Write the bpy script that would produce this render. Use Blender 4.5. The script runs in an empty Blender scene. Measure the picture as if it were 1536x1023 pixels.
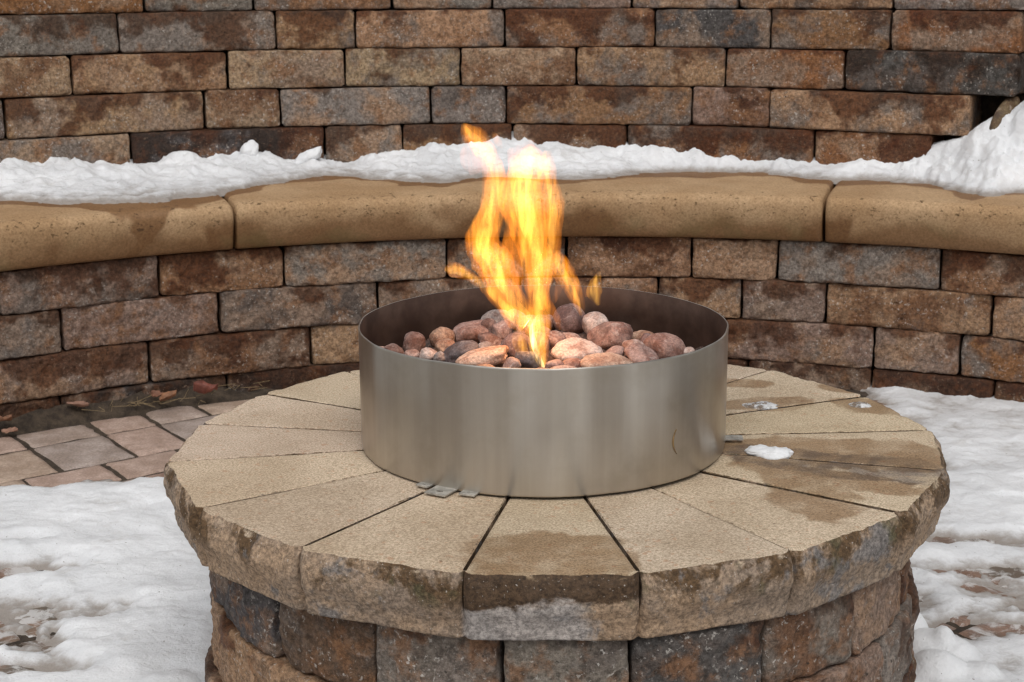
import bpy, math, random
import numpy as np
from mathutils import Matrix, Vector

C = bpy.context.scene
COL = C.collection
R = math.radians

# ------------------------------------------------------------------ camera
cam_d = bpy.data.cameras.new('camera')
cam = bpy.data.objects.new('camera', cam_d)
COL.objects.link(cam)
cam_d.sensor_width = 36
cam_d.lens = 54.196
cam_d.clip_end = 500
cam_d.clip_start = 0.05
cam.matrix_world = (Matrix.Translation((0, -2.4882, 1.2271)) @ Matrix.Rotation(0.0210, 4, 'Z')
                    @ Matrix.Rotation(math.pi / 2 - 0.2387, 4, 'X') @ Matrix.Rotation(-0.00587, 4, 'Z'))
cam_d.dof.use_dof = True
cam_d.dof.focus_distance = 2.25
cam_d.dof.aperture_fstop = 18.0
C.camera = cam

# ------------------------------------------------------------------ sky, sun, exposure
SUN_EL, SUN_AZ = R(55), R(24)          # overcast: high, soft, from behind the camera on the right
w = bpy.data.worlds.new('World')
C.world = w
w.use_nodes = True
wn = w.node_tree.nodes
wl = w.node_tree.links
bg = wn['Background']
sky = wn.new('ShaderNodeTexSky')
sky.sky_type = 'NISHITA'
sky.sun_disc = False
sky.sun_elevation = SUN_EL
sky.sun_rotation = math.pi + SUN_AZ
sky.dust_density = 3.0
sky.air_density = 1.0
hsv = wn.new('ShaderNodeHueSaturation')
hsv.inputs['Saturation'].default_value = 0.10      # cloud cover: almost grey
wl.new(sky.outputs[0], hsv.inputs['Color'])
wtc = wn.new('ShaderNodeTexCoord')
wno = wn.new('ShaderNodeTexNoise')                 # uneven cloud cover
wno.inputs['Scale'].default_value = 3.6
wno.inputs['Detail'].default_value = 3
wno.inputs['Roughness'].default_value = 0.45
wmr = wn.new('ShaderNodeMapRange')
wmr.inputs['From Min'].default_value = 0.36
wmr.inputs['From Max'].default_value = 0.64
wmr.inputs['To Min'].default_value = 0.20
wmr.inputs['To Max'].default_value = 1.95
wmx = wn.new('ShaderNodeMix')
wmx.data_type = 'RGBA'
wmx.blend_type = 'MULTIPLY'
wmx.inputs[0].default_value = 1.0
wl.new(wtc.outputs['Generated'], wno.inputs['Vector'])
wl.new(wno.outputs['Fac'], wmr.inputs['Value'])
wl.new(hsv.outputs[0], wmx.inputs[6])
wl.new(wmr.outputs[0], wmx.inputs[7])
wl.new(wmx.outputs[2], bg.inputs['Color'])
bg.inputs['Strength'].default_value = 0.12
sd = bpy.data.lights.new('sun', 'SUN')
sd.energy = 1.0
sd.angle = R(22)
sd.color = (1.0, 0.97, 0.93)
sun = bpy.data.objects.new('sun', sd)
COL.objects.link(sun)
_d = Vector((math.sin(SUN_AZ) * math.cos(SUN_EL), -math.cos(SUN_AZ) * math.cos(SUN_EL), math.sin(SUN_EL)))
sun.rotation_euler = _d.to_track_quat('Z', 'Y').to_euler()
sun.location = (0, 0, 6)
C.view_settings.view_transform = 'Standard'
C.view_settings.look = 'None'
C.view_settings.gamma = 1
C.view_settings.exposure = 0.10
C.render.engine = 'CYCLES'
C.cycles.use_denoising = True
C.cycles.pixel_filter_type = 'BLACKMAN_HARRIS'
C.cycles.filter_width = 1.35
C.cycles.sample_clamp_indirect = 4.0
C.cycles.max_bounces = 6
C.cycles.volume_bounces = 0
C.cycles.transparent_max_bounces = 16

# ------------------------------------------------------------------ vectorised gradient noise
_rng = np.random.RandomState(7)
_perm = _rng.permutation(256)
_perm = np.concatenate([_perm, _perm, _perm])
_g = _rng.normal(size=(256, 3))
_g /= np.linalg.norm(_g, axis=1)[:, None]


def pnoise(P):
    P = np.asarray(P, float)
    i = np.floor(P).astype(int)
    f = P - i
    i &= 255
    u = f * f * f * (f * (f * 6 - 15) + 10)
    out = 0
    for dx in (0, 1):
        for dy in (0, 1):
            for dz in (0, 1):
                h = _perm[_perm[_perm[(i[:, 0] + dx) & 255] + ((i[:, 1] + dy) & 255)] + ((i[:, 2] + dz) & 255)]
                d = f - np.array([dx, dy, dz])
                wgt = ((u[:, 0] if dx else 1 - u[:, 0]) * (u[:, 1] if dy else 1 - u[:, 1]) * (u[:, 2] if dz else 1 - u[:, 2]))
                out = out + wgt * (d * _g[h]).sum(1)
    return out * 1.5


def fbm(P, octs=4, gain=0.5):
    P = np.asarray(P, float)
    a, s, o = 1.0, 0, 0
    for k in range(octs):
        s = s + a * pnoise(P * (2.03 ** k) + 17.3 * k)
        a *= gain
    return s


def smooth(a, b, x):
    t = np.clip((x - a) / (b - a), 0, 1)
    return t * t * (3 - 2 * t)


# ------------------------------------------------------------------ object helpers
def mesh_obj(name, V, F, mat, parent=None, shade=True, loc=None, rot=None, mats=None, midx=None):
    me = bpy.data.meshes.new(name)
    me.from_pydata([tuple(v) for v in V], [], [tuple(f) for f in F])
    for m in (mats or [mat]):
        me.materials.append(m)
    if midx is not None:
        me.polygons.foreach_set('material_index', np.asarray(midx, dtype=np.int32))
    if shade:
        me.polygons.foreach_set('use_smooth', np.ones(len(me.polygons), dtype=bool))
    me.update()
    o = bpy.data.objects.new(name, me)
    COL.objects.link(o)
    if parent:
        o.parent = parent
    if loc is not None:
        o.location = loc
    if rot is not None:
        o.rotation_euler = rot
    return o


def tag(o, label=None, cat=None, group=None, kind=None):
    if label:
        o['label'] = label
    if cat:
        o['category'] = cat
    if group:
        o['group'] = group
    if kind:
        o['kind'] = kind
    return o


def thing(name, label, cat, loc=(0, 0, 0), group=None):
    o = bpy.data.objects.new(name, None)
    o.empty_display_size = 0.1
    COL.objects.link(o)
    o.location = loc
    return tag(o, label, cat, group)


# ------------------------------------------------------------------ material helpers
def new_mat(name):
    m = bpy.data.materials.new(name)
    m.use_nodes = True
    nt = m.node_tree
    return m, nt, nt.nodes['Principled BSDF'], nt.nodes['Material Output']


class NB:
    """small node-building helper"""
    def __init__(s, nt):
        s.nt = nt

    def n(s, t, **kw):
        x = s.nt.nodes.new(t)
        for k, v in kw.items():
            setattr(x, k, v)
        return x

    def put(s, sock, v):
        if isinstance(v, bpy.types.NodeSocket):
            s.nt.links.new(v, sock)
        elif v is not None:
            sock.default_value = v

    def math(s, op, a, b=None, c=None, clamp=False):
        x = s.n('ShaderNodeMath', operation=op, use_clamp=clamp)
        for i, v in enumerate((a, b, c)):
            if v is not None:
                s.put(x.inputs[i], v)
        return x.outputs[0]

    def vmath(s, op, a, b=None):
        x = s.n('ShaderNodeVectorMath', operation=op)
        s.put(x.inputs[0], a)
        if b is not None:
            s.put(x.inputs[1], b)
        return x.outputs[0]

    def noise(s, vec, scale, detail=4, rough=0.55, dist=0.0):
        x = s.n('ShaderNodeTexNoise')
        s.put(x.inputs['Vector'], vec)
        x.inputs['Scale'].default_value = scale
        x.inputs['Detail'].default_value = detail
        x.inputs['Roughness'].default_value = rough
        x.inputs['Distortion'].default_value = dist
        return x.outputs['Fac']

    def voro(s, vec, scale, feature='F1', out='Distance'):
        x = s.n('ShaderNodeTexVoronoi', feature=feature)
        s.put(x.inputs['Vector'], vec)
        x.inputs['Scale'].default_value = scale
        return x.outputs[out]

    def ss(s, v, lo, hi, a=0.0, b=1.0):
        x = s.n('ShaderNodeMapRange', interpolation_type='SMOOTHSTEP')
        s.put(x.inputs['Value'], v)
        x.inputs['From Min'].default_value = lo
        x.inputs['From Max'].default_value = hi
        x.inputs['To Min'].default_value = a
        x.inputs['To Max'].default_value = b
        return x.outputs[0]

    def mix(s, f, a, b, blend='MIX'):
        x = s.n('ShaderNodeMix', data_type='RGBA', blend_type=blend)
        s.put(x.inputs[0], f)
        for sock, v in ((x.inputs[6], a), (x.inputs[7], b)):
            if isinstance(v, (tuple, list)) and len(v) == 3:
                v = (*v, 1)
            s.put(sock, v)
        return x.outputs[2]

    def bump(s, h, strength, dist, normal=None):
        x = s.n('ShaderNodeBump')
        x.inputs['Strength'].default_value = strength
        x.inputs['Distance'].default_value = dist
        s.put(x.inputs['Height'], h)
        if normal is not None:
            s.put(x.inputs['Normal'], normal)
        return x.outputs[0]

    def ramp(s, f, stops, interp='LINEAR'):
        x = s.n('ShaderNodeValToRGB')
        x.color_ramp.interpolation = interp
        els = x.color_ramp.elements
        while len(els) < len(stops):
            els.new(0.5)
        for e, (p, c) in zip(els, stops):
            e.position = p
            e.color = (*c, 1)
        s.put(x.inputs[0], f)
        return x.outputs[0]


def stone_mat(name, fleck=1.0):
    """tumbled concrete wall block: obj.color rgb = main tone, alpha = how wet it is"""
    m, nt, bs, out = new_mat(name)
    b = NB(nt)
    oi = b.n('ShaderNodeObjectInfo')
    tc = b.n('ShaderNodeTexCoord')
    off = b.vmath('MULTIPLY', (37.0, 53.0, 71.0), None)
    cmb = b.n('ShaderNodeCombineXYZ')
    for i, k in enumerate((37.0, 61.0, 83.0)):
        b.put(cmb.inputs[i], b.math('MULTIPLY', oi.outputs['Random'], k))
    P = b.vmath('ADD', tc.outputs['Object'], cmb.outputs[0])
    # second tone picked by the block's random number
    alt = b.ramp(oi.outputs['Random'], [(0.0, (0.185, 0.155, 0.135)), (0.28, (0.33, 0.215, 0.14)), (0.5, (0.17, 0.085, 0.045)),
                                        (0.68, (0.27, 0.195, 0.145)), (0.85, (0.105, 0.085, 0.075))], 'CONSTANT')
    n1 = b.noise(P, 7.0, 5, 0.6, 0.4)
    c = b.mix(b.ss(n1, 0.44, 0.60, 0, 0.9), oi.outputs['Color'], alt)
    n2 = b.noise(P, 17.0, 5, 0.65)
    c = b.mix(b.ss(n2, 0.49, 0.66, 0, 0.75), c, (0.23, 0.115, 0.056))       # rust brown clouds
    n3 = b.noise(b.vmath('ADD', P, (9.1, 3.3, 5.7)), 13.0, 5, 0.65)
    c = b.mix(b.ss(n3, 0.58, 0.72, 0, 0.6), c, (0.150, 0.138, 0.133))          # grey clouds
    n4 = b.noise(P, 95.0, 5, 0.8)
    c = b.mix(b.ss(n4, 0.33, 0.68, 0.0, 1.0), b.mix(1.0, c, (0.52, 0.50, 0.48), 'MULTIPLY'), b.mix(1.0, c, (1.50, 1.48, 1.45), 'MULTIPLY'))
    # pale sand flecks and dark pits
    n5 = b.noise(b.vmath('ADD', P, (2.2, 8.3, 1.7)), 125.0, 3, 0.6)
    zone = b.ss(b.noise(P, 11.0, 3), 0.40, 0.62, 0.25, 1.0)
    c = b.mix(b.math('MULTIPLY', b.ss(n5, 0.58, 0.70, 0, 0.75 * fleck), zone), c, (0.62, 0.58, 0.53))
    n6 = b.noise(b.vmath('ADD', P, (5.2, 1.3, 7.7)), 75.0, 3, 0.6)
    c = b.mix(b.ss(n6, 0.66, 0.74, 0, 0.8), c, (0.03, 0.024, 0.02))
    # melt-water soaking in from above
    gz = b.n('ShaderNodeSeparateXYZ')
    b.put(gz.inputs[0], tc.outputs['Generated'])
    soak = b.math('ADD', b.math('MULTIPLY', b.noise(b.vmath('ADD', P, (1.7, 4.4, 0.3)), 6.5, 4, 0.6), 1.5),
                  b.math('MULTIPLY', gz.outputs['Z'], 0.30))
    soak = b.math('ADD', soak, b.math('MULTIPLY', oi.outputs['Alpha'], 0.60))
    wet = b.ss(soak, 1.10, 1.24)
    c = b.mix(wet, c, b.mix(1.0, c, (0.40, 0.28, 0.21), 'MULTIPLY'))
    b.put(bs.inputs['Base Color'], c)
    b.put(bs.inputs['Roughness'], b.math('SUBTRACT', 0.92, b.math('MULTIPLY', wet, 0.32)))
    bs.inputs['Specular IOR Level'].default_value = 0.3
    nb = b.bump(b.noise(P, 50.0, 6, 0.75), 1.0, 0.010)
    nb = b.bump(n5, 0.5, 0.0012, nb)
    b.put(bs.inputs['Normal'], nb)
    return m


M_BLOCK = stone_mat('wall_block_stone')


def blob(b, P, x, y, rx, ry, ang, noisev, k=0.75, soft=0.10):
    """irregular patch: 1 inside an ellipse with a wobbly edge"""
    mp = b.n('ShaderNodeMapping', vector_type='TEXTURE')
    b.put(mp.inputs['Vector'], P)
    mp.inputs['Location'].default_value = (x, y, 0)
    mp.inputs['Rotation'].default_value = (0, 0, R(ang))
    mp.inputs['Scale'].default_value = (rx, ry, 1)
    sp = b.n('ShaderNodeSeparateXYZ')
    b.put(sp.inputs[0], mp.outputs[0])
    d = b.math('SQRT', b.math('ADD', b.math('POWER', sp.outputs[0], 2), b.math('POWER', sp.outputs[1], 2)))
    d = b.math('ADD', d, b.math('MULTIPLY', b.math('SUBTRACT', noisev, 0.5), k * 2))
    return b.ss(d, 1.0 - soft, 1.0 + soft, 1.0, 0.0)


def cap_mat():
    """wedge capstones of the pit: sandy sawn top, split mottled outer face"""
    m, nt, bs, out = new_mat('pit_capstone_stone')
    b = NB(nt)
    tc = b.n('ShaderNodeTexCoord')
    oi = b.n('ShaderNodeObjectInfo')
    P = tc.outputs['Object']
    sand = b.noise(P, 300.0, 4, 0.8)
    cloud = b.noise(P, 6.0, 4, 0.6)
    tan = b.mix(b.ss(cloud, 0.35, 0.66), (0.47, 0.375, 0.270), (0.57, 0.470, 0.355))
    tan = b.mix(1.0, tan, oi.outputs['Color'], 'MULTIPLY')
    top = b.mix(b.ss(sand, 0.28, 0.72), b.mix(1.0, tan, (0.52, 0.48, 0.42), 'MULTIPLY'), b.mix(1.0, tan, (1.36, 1.36, 1.36), 'MULTIPLY'))
    pit = b.noise(b.vmath('ADD', P, (3.1, 1.2, 0)), 120.0, 2, 0.5)
    top = b.mix(b.ss(pit, 0.69, 0.76, 0, 0.7), top, (0.16, 0.09, 0.05))
    red = b.noise(b.vmath('ADD', P, (7.1, 3.2, 0)), 90.0, 2, 0.5)
    top = b.mix(b.ss(red, 0.63, 0.72, 0, 0.5), top, (0.42, 0.22, 0.12))
    # melt-water patches lying on the tops
    wv = b.noise(P, 12.0, 7, 0.62, 0.8)
    pts = [(0.012, -0.525, 0.12, 0.085, 4), (0.40, -0.235, 0.05, 0.10, 40), (0.47, -0.07, 0.24, 0.085, -8), (0.40, -0.02, 0.10, 0.04, 0),
           (0.44, -0.20, 0.16, 0.045, -28), (0.60, 0.20, 0.085, 0.05, -20), (0.40, 0.215, 0.10, 0.045, 12),
           (0.40, -0.31, 0.055, 0.075, 30), (0.37, 0.36, 0.08, 0.035, -12), (0.56, 0.32, 0.05, 0.03, -30)]
    wet = None
    for q in pts:
        f = blob(b, P, *q, wv)
        wet = f if wet is None else b.math('MAXIMUM', wet, f)
    dark = b.math('MULTIPLY', blob(b, P, 0.47, -0.13, 0.22, 0.065, -22, wv), b.ss(b.noise(P, 24, 4), 0.40, 0.60, 0.35, 1.0))
    wet = b.math('MULTIPLY', wet, b.ss(b.noise(P, 19.0, 6, 0.65), 0.30, 0.58, 0.45, 1.0))
    top = b.mix(wet, top, b.mix(1.0, top, (0.60, 0.50, 0.40), 'MULTIPLY'))
    top = b.mix(dark, top, b.mix(1.0, top, (0.48, 0.48, 0.53), 'MULTIPLY'))
    # split face
    n1 = b.noise(P, 7.5, 5, 0.62, 0.5)
    face = b.mix(b.ss(n1, 0.40, 0.62), (0.40, 0.28, 0.185), (0.31, 0.235, 0.175))
    n2 = b.noise(b.vmath('ADD', P, (4.4, 2.1, 6.0)), 11.0, 5, 0.65, 0.6)
    zz = b.n('ShaderNodeSeparateXYZ')
    b.put(zz.inputs[0], P)
    hi = b.ss(zz.outputs['Z'], 0.385, 0.425)          # rust and algae sit on the upper half of the split face
    face = b.mix(b.math('MULTIPLY', b.ss(n2, 0.43, 0.53, 0, 0.9), b.math('ADD', b.math('MULTIPLY', hi, 0.88), 0.12)), face, (0.10, 0.056, 0.024))
    n3 = b.noise(b.vmath('ADD', P, (1.4, 9.1, 2.0)), 14.0, 5, 0.6, 0.3)
    face = b.mix(b.ss(n3, 0.56, 0.66, 0, 0.75), face, (0.20, 0.192, 0.19))
    n7 = b.noise(b.vmath('ADD', P, (11.4, 2.1, 3.0)), 16.0, 5, 0.6, 0.3)
    face = b.mix(b.math('MULTIPLY', b.ss(n7, 0.57, 0.67, 0, 0.7), hi), face, (0.115, 0.105, 0.055))
    # the front stone: dark soaked band above a frosted grey lower half
    fx = b.math('MULTIPLY', b.ss(zz.outputs['X'], -0.112, -0.104), b.ss(zz.outputs['X'], 0.126, 0.134, 1, 0))
    fx = b.math('MULTIPLY', fx, b.ss(zz.outputs['Y'], -0.56, -0.58))
    band = b.ss(b.math('ADD', zz.outputs['Z'], b.math('MULTIPLY', b.math('SUBTRACT', n2, 0.5), 0.07)), 0.400, 0.410)
    face = b.mix(b.math('MULTIPLY', fx, band), face, (0.085, 0.052, 0.030))
    frost = b.math('MULTIPLY', b.math('MULTIPLY', fx, b.math('SUBTRACT', 1.0, band)), b.ss(b.math('ADD', zz.outputs['X'], b.math('MULTIPLY', b.math('SUBTRACT', n1, .5), .16)), 0.03, 0.055, 0.75, 0.0))
    face = b.mix(frost, face, (0.42, 0.40, 0.39))
    gr = b.noise(P, 150.0, 3, 0.72)
    face = b.mix(b.ss(gr, 0.28, 0.74), b.mix(1.0, face, (0.5, 0.5, 0.5), 'MULTIPLY'), b.mix(1.0, face, (1.5, 1.5, 1.5), 'MULTIPLY'))
    fl = b.noise(b.vmath('ADD', P, (5.5, 0.7, 2.0)), 240.0, 2, 0.5)
    face = b.mix(b.ss(fl, 0.66, 0.75, 0, 0.6), face, (0.6, 0.55, 0.5))
    ge = b.n('ShaderNodeNewGeometry')
    vt = b.n('ShaderNodeVectorTransform', vector_type='NORMAL', convert_from='WORLD', convert_to='OBJECT')
    b.put(vt.inputs[0], ge.outputs['Normal'])
    sz = b.n('ShaderNodeSeparateXYZ')
    b.put(sz.inputs[0], vt.outputs[0])
    isface = b.ss(b.math('ADD', sz.outputs['Z'], b.math('MULTIPLY', b.math('SUBTRACT', b.noise(P, 60, 3), 0.5), 0.8)), 0.62, 0.86, 1, 0)
    c = b.mix(isface, top, face)
    b.put(bs.inputs['Base Color'], c)
    ws = b.math('MULTIPLY', b.math('MAXIMUM', wet, dark), 0.38)
    b.put(bs.inputs['Roughness'], b.math('SUBTRACT', 0.9, ws))
    bs.inputs['Specular IOR Level'].default_value = 0.3
    hgt = b.math('ADD', b.math('MULTIPLY', sand, 0.30), b.math('MULTIPLY', b.math('MULTIPLY', b.noise(P, 70.0, 6, 0.7), isface), 3.0))
    b.put(bs.inputs['Normal'], b.bump(hgt, 0.75, 0.0035))
    return m


M_CAP = cap_mat()


def bench_cap_mat():
    m, nt, bs, out = new_mat('bench_capstone_stone')
    b = NB(nt)
    tc = b.n('ShaderNodeTexCoord')
    P = tc.outputs['Object']
    cl = b.noise(P, 4.0, 5, 0.6)
    c = b.mix(b.ss(cl, 0.34, 0.68), (0.365, 0.228, 0.118), (0.45, 0.302, 0.172))
    sand = b.noise(P, 150.0, 3, 0.7)
    c = b.mix(b.ss(sand, 0.25, 0.75), b.mix(1.0, c, (0.74, 0.72, 0.68), 'MULTIPLY'), b.mix(1.0, c, (1.18, 1.18, 1.18), 'MULTIPLY'))
    # little air holes along the cast front
    ho = b.noise(b.vmath('MULTIPLY', P, (1, 1, 1.6)), 55.0, 4, 0.75)
    zz = b.n('ShaderNodeSeparateXYZ')
    b.put(zz.inputs[0], P)
    zb = b.math('MULTIPLY', b.ss(zz.outputs['Z'], 0.49, 0.54), b.ss(zz.outputs['Z'], 0.575, 0.579, 1, 0))
    c = b.mix(b.math('MULTIPLY', b.ss(ho, 0.57, 0.66, 0, 0.8), b.math('ADD', 0.12, zb)), c, (0.10, 0.055, 0.022))
    # lip's lower edge: mostly painted shade, some damp; wet run marks at the joints
    low = b.ss(b.math('ADD', zz.outputs['Z'], b.math('MULTIPLY', b.math('SUBTRACT', b.noise(P, 3.5, 6, 0.6), 0.5), 0.26)), 0.455, 0.520, 0.85, 0)
    wv = b.noise(P, 9.0, 4, 0.55)
    joint = None
    for (x, rx) in ((-0.872, 0.085), (0.81, 0.075), (-0.02, 0.30)):
        f = blob(b, P, x, 1.90, rx, 0.30, 0, wv, 0.4, 0.15)
        joint = f if joint is None else b.math('MAXIMUM', joint, f)
    jz = b.ss(b.math('ADD', zz.outputs['Z'], b.math('MULTIPLY', b.math('SUBTRACT', wv, 0.5), 0.12)), 0.49, 0.55, 1, 0)
    wet = b.math('MAXIMUM', low, b.math('MULTIPLY', joint, jz))  # wet also carries the lip's painted shade
    # melt-water in front of the snow on the seat: distance to the snow's edge
    am = b.n('ShaderNodeAttribute', attribute_name='melt')
    edge = b.math('ADD', am.outputs['Fac'], b.math('MULTIPLY', b.math('SUBTRACT', b.noise(P, 4.5, 3, 0.5), 0.5), 0.34))
    melt = b.ss(edge, -0.085, -0.07)
    wet = b.math('MAXIMUM', wet, melt)
    c = b.mix(wet, c, b.mix(1.0, c, (0.52, 0.42, 0.33), 'MULTIPLY'))
    al = b.noise(b.vmath('ADD', P, (4, 2, 1)), 5.0, 4, 0.6)
    c = b.mix(b.math('MULTIPLY', b.ss(al, 0.52, 0.66, 0, 0.5), b.ss(zz.outputs['Z'], 0.44, 0.55, 1, 0)), c, (0.16, 0.125, 0.05))
    b.put(bs.inputs['Base Color'], c)
    b.put(bs.inputs['Roughness'], b.math('SUBTRACT', 0.85, b.math('MULTIPLY', wet, 0.25)))
    bs.inputs['Specular IOR Level'].default_value = 0.35
    b.put(bs.inputs['Normal'], b.bump(b.math('ADD', sand, b.math('MULTIPLY', b.ss(ho, 0.60, 0.70), -2.0)), 0.5, 0.002))
    return m


M_BCAP = bench_cap_mat()


def snow_mat():
    m, nt, bs, out = new_mat('old_snow')
    b = NB(nt)
    tc = b.n('ShaderNodeTexCoord')
    P = tc.outputs['Object']
    at = b.n('ShaderNodeAttribute', attribute_name='depth')
    d = at.outputs['Fac']
    c = b.mix(b.ss(b.noise(P, 3.5, 7, 0.68, 0.5), 0.36, 0.66), (0.84, 0.847, 0.86), (0.70, 0.708, 0.722))
    c = b.mix(b.ss(d, 0.006, 0.030, 0.55, 0), c, (0.60, 0.60, 0.61))           # thin icy snow is greyer
    c = b.mix(b.ss(b.noise(b.vmath('ADD', P, (8, 1, 3)), 12.0, 8, 0.7), 0.50, 0.68, 0, 0.55), c, (0.64, 0.645, 0.655))
    grime = b.noise(P, 9.0, 6, 0.7)
    c = b.mix(b.ss(grime, 0.55, 0.74, 0, 0.45), c, (0.50, 0.47, 0.43))
    thin = b.math('ADD', d, b.math('MULTIPLY', b.math('SUBTRACT', b.noise(P, 22.0, 7, 0.72), 0.5), 0.026))
    c = b.mix(b.ss(thin, -0.002, 0.014, 0.88, 0), c, (0.27, 0.23, 0.195))       # slush lets the stone show through
    sp = b.noise(b.vmath('ADD', P, (3, 1, 2)), 120.0, 2, 0.5)
    c = b.mix(b.ss(sp, 0.735, 0.76, 0, 0.7), c, (0.16, 0.13, 0.09))
    b.put(bs.inputs['Base Color'], c)
    bs.inputs['Roughness'].default_value = 0.62
    bs.inputs['Specular IOR Level'].default_value = 0.25
    try:
        bs.inputs['Subsurface Weight'].default_value = 0.0
        bs.inputs['Subsurface Radius'].default_value = (0.02, 0.024, 0.028)
        bs.inputs['Subsurface Scale'].default_value = 0.6
    except KeyError:
        pass
    hh = b.math('ADD', b.noise(P, 22.0, 8, 0.66), b.math('MULTIPLY', b.noise(P, 160.0, 3, 0.7), 0.15))
    b.put(bs.inputs['Normal'], b.bump(hh, 0.75, 0.012))
    return m


M_SNOW = snow_mat()


def paver_mat():
    m, nt, bs, out = new_mat('patio_paver_clay')
    b = NB(nt)
    tc = b.n('ShaderNodeTexCoord')
    P = tc.outputs['Object']
    at = b.n('ShaderNodeAttribute', attribute_name='tone')
    base = b.ramp(at.outputs['Fac'], [(0.0, (0.42, 0.31, 0.255)), (0.3, (0.38, 0.30, 0.255)), (0.5, (0.42, 0.32, 0.25)),
                                      (0.7, (0.43, 0.315, 0.26)), (0.87, (0.36, 0.295, 0.26))], 'CONSTANT')
    n = b.noise(P, 14.0, 5, 0.6)
    c = b.mix(b.ss(n, 0.38, 0.66), b.mix(1.0, base, (0.8, 0.76, 0.72), 'MULTIPLY'), b.mix(1.0, base, (1.12, 1.12, 1.12), 'MULTIPLY'))
    g = b.noise(P, 160.0, 3, 0.7)
    c = b.mix(b.ss(g, 0.28, 0.74), b.mix(1.0, c, (0.75, 0.75, 0.75), 'MULTIPLY'), b.mix(1.0, c, (1.2, 1.2, 1.2), 'MULTIPLY'))
    # soaked where the snow is melting
    sp = b.n('ShaderNodeSeparateXYZ')
    b.put(sp.inputs[0], P)
    e = b.math('ADD', b.math('SUBTRACT', sp.outputs['Y'], b.math('MULTIPLY', sp.outputs['X'], 0.30)), b.math('MULTIPLY', b.math('SUBTRACT', b.noise(P, 8, 4), .5), 0.28))
    wet = b.ss(e, 1.40, 1.44, 1, 0)
    wet = b.math('MAXIMUM', wet, b.ss(sp.outputs['X'], 0.3, 0.4))
    c = b.mix(wet, c, b.mix(1.0, c, (0.58, 0.49, 0.43), 'MULTIPLY'))
    # slush left in the pores where the patio is still snowed under
    zone = b.math('MAXIMUM', b.ss(sp.outputs['X'], 0.4, 0.55), b.ss(sp.outputs['Y'], 0.85, 0.75))
    zone = b.math('MULTIPLY', zone, b.ss(sp.outputs['Y'], 1.2, 1.1))
    slush = b.ss(b.noise(P, 16.0, 8, 0.72, 0.6), 0.47, 0.58, 0, 0.8)
    c = b.mix(b.math('MULTIPLY', zone, b.ss(b.noise(P, 5.0, 5, 0.6), 0.45, 0.6, 0, 0.8)), c, (0.09, 0.075, 0.055))
    c = b.mix(b.math('MULTIPLY', slush, zone), c, (0.62, 0.61, 0.60))
    b.put(bs.inputs['Base Color'], c)
    b.put(bs.inputs['Roughness'], b.math('SUBTRACT', 0.88, b.math('MULTIPLY', wet, 0.4)))
    b.put(bs.inputs['Normal'], b.bump(g, 0.5, 0.002))
    return m


def soil_mat(name, c0, c1, scale=25.0):
    m, nt, bs, out = new_mat(name)
    b = NB(nt)
    tc = b.n('ShaderNodeTexCoord')
    P = tc.outputs['Object']
    n = b.noise(P, scale, 6, 0.7)
    b.put(bs.inputs['Base Color'], b.mix(b.ss(n, 0.35, 0.68), c0, c1))
    bs.inputs['Roughness'].default_value = 0.95
    b.put(bs.inputs['Normal'], b.bump(b.noise(P, scale * 3, 5, 0.7), 1.0, 0.01))
    return m


M_PAVER = paver_mat()
M_SOIL = soil_mat('damp_soil', (0.035, 0.024, 0.016), (0.10, 0.072, 0.048), 30.0)
M_SAND = soil_mat('joint_sand', (0.05, 0.038, 0.026), (0.10, 0.08, 0.05), 60.0)
M_FIELD = soil_mat('winter_field', (0.60, 0.61, 0.62), (0.22, 0.20, 0.15), 0.7)


def rock_mat():
    m, nt, bs, out = new_mat('tumbled_granite')
    b = NB(nt)
    oi = b.n('ShaderNodeObjectInfo')
    tc = b.n('ShaderNodeTexCoord')
    cmb = b.n('ShaderNodeCombineXYZ')
    for i, k in enumerate((37.0, 61.0, 83.0)):
        b.put(cmb.inputs[i], b.math('MULTIPLY', oi.outputs['Random'], k))
    P = b.vmath('ADD', tc.outputs['Object'], cmb.outputs[0])
    base = oi.outputs['Color']
    n1 = b.noise(P, 32.0, 5, 0.6, 0.8)
    c = b.mix(b.ss(n1, 0.42, 0.60), base, b.mix(1.0, base, (0.66, 0.54, 0.50), 'MULTIPLY'))
    n2 = b.noise(b.vmath('ADD', P, (3, 7, 1)), 48.0, 4, 0.6, 1.2)
    c = b.mix(b.ss(n2, 0.57, 0.66, 0, 0.7), c, b.mix(0.5, base, (0.55, 0.46, 0.42)))
    g = b.noise(P, 260.0, 2, 0.6)
    c = b.mix(b.ss(g, 0.30, 0.72), b.mix(1.0, c, (0.70, 0.69, 0.69), 'MULTIPLY'), b.mix(1.0, c, (1.22, 1.21, 1.2), 'MULTIPLY'))
    v = b.noise(b.vmath('ADD', P, (1, 2, 9)), 330.0, 2, 0.5)
    c = b.mix(b.ss(v, 0.66, 0.75, 0, 0.4), c, (0.05, 0.04, 0.04))
    v2 = b.noise(b.vmath('ADD', P, (8, 2, 4)), 300.0, 2, 0.5)
    c = b.mix(b.ss(v2, 0.66, 0.75, 0, 0.4), c, (0.62, 0.52, 0.47))
    soot = b.noise(b.vmath('ADD', P, (6, 6, 2)), 22.0, 4, 0.6)
    c = b.mix(b.math('MULTIPLY', b.ss(soot, 0.50, 0.66), oi.outputs['Alpha']), c, (0.045, 0.032, 0.030))
    b.put(bs.inputs['Base Color'], c)
    bs.inputs['Roughness'].default_value = 0.72
    bs.inputs['Specular IOR Level'].default_value = 0.35
    b.put(bs.inputs['Normal'], b.bump(b.noise(P, 90.0, 5, 0.65), 0.5, 0.0025))
    return m


M_ROCK = rock_mat()


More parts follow.
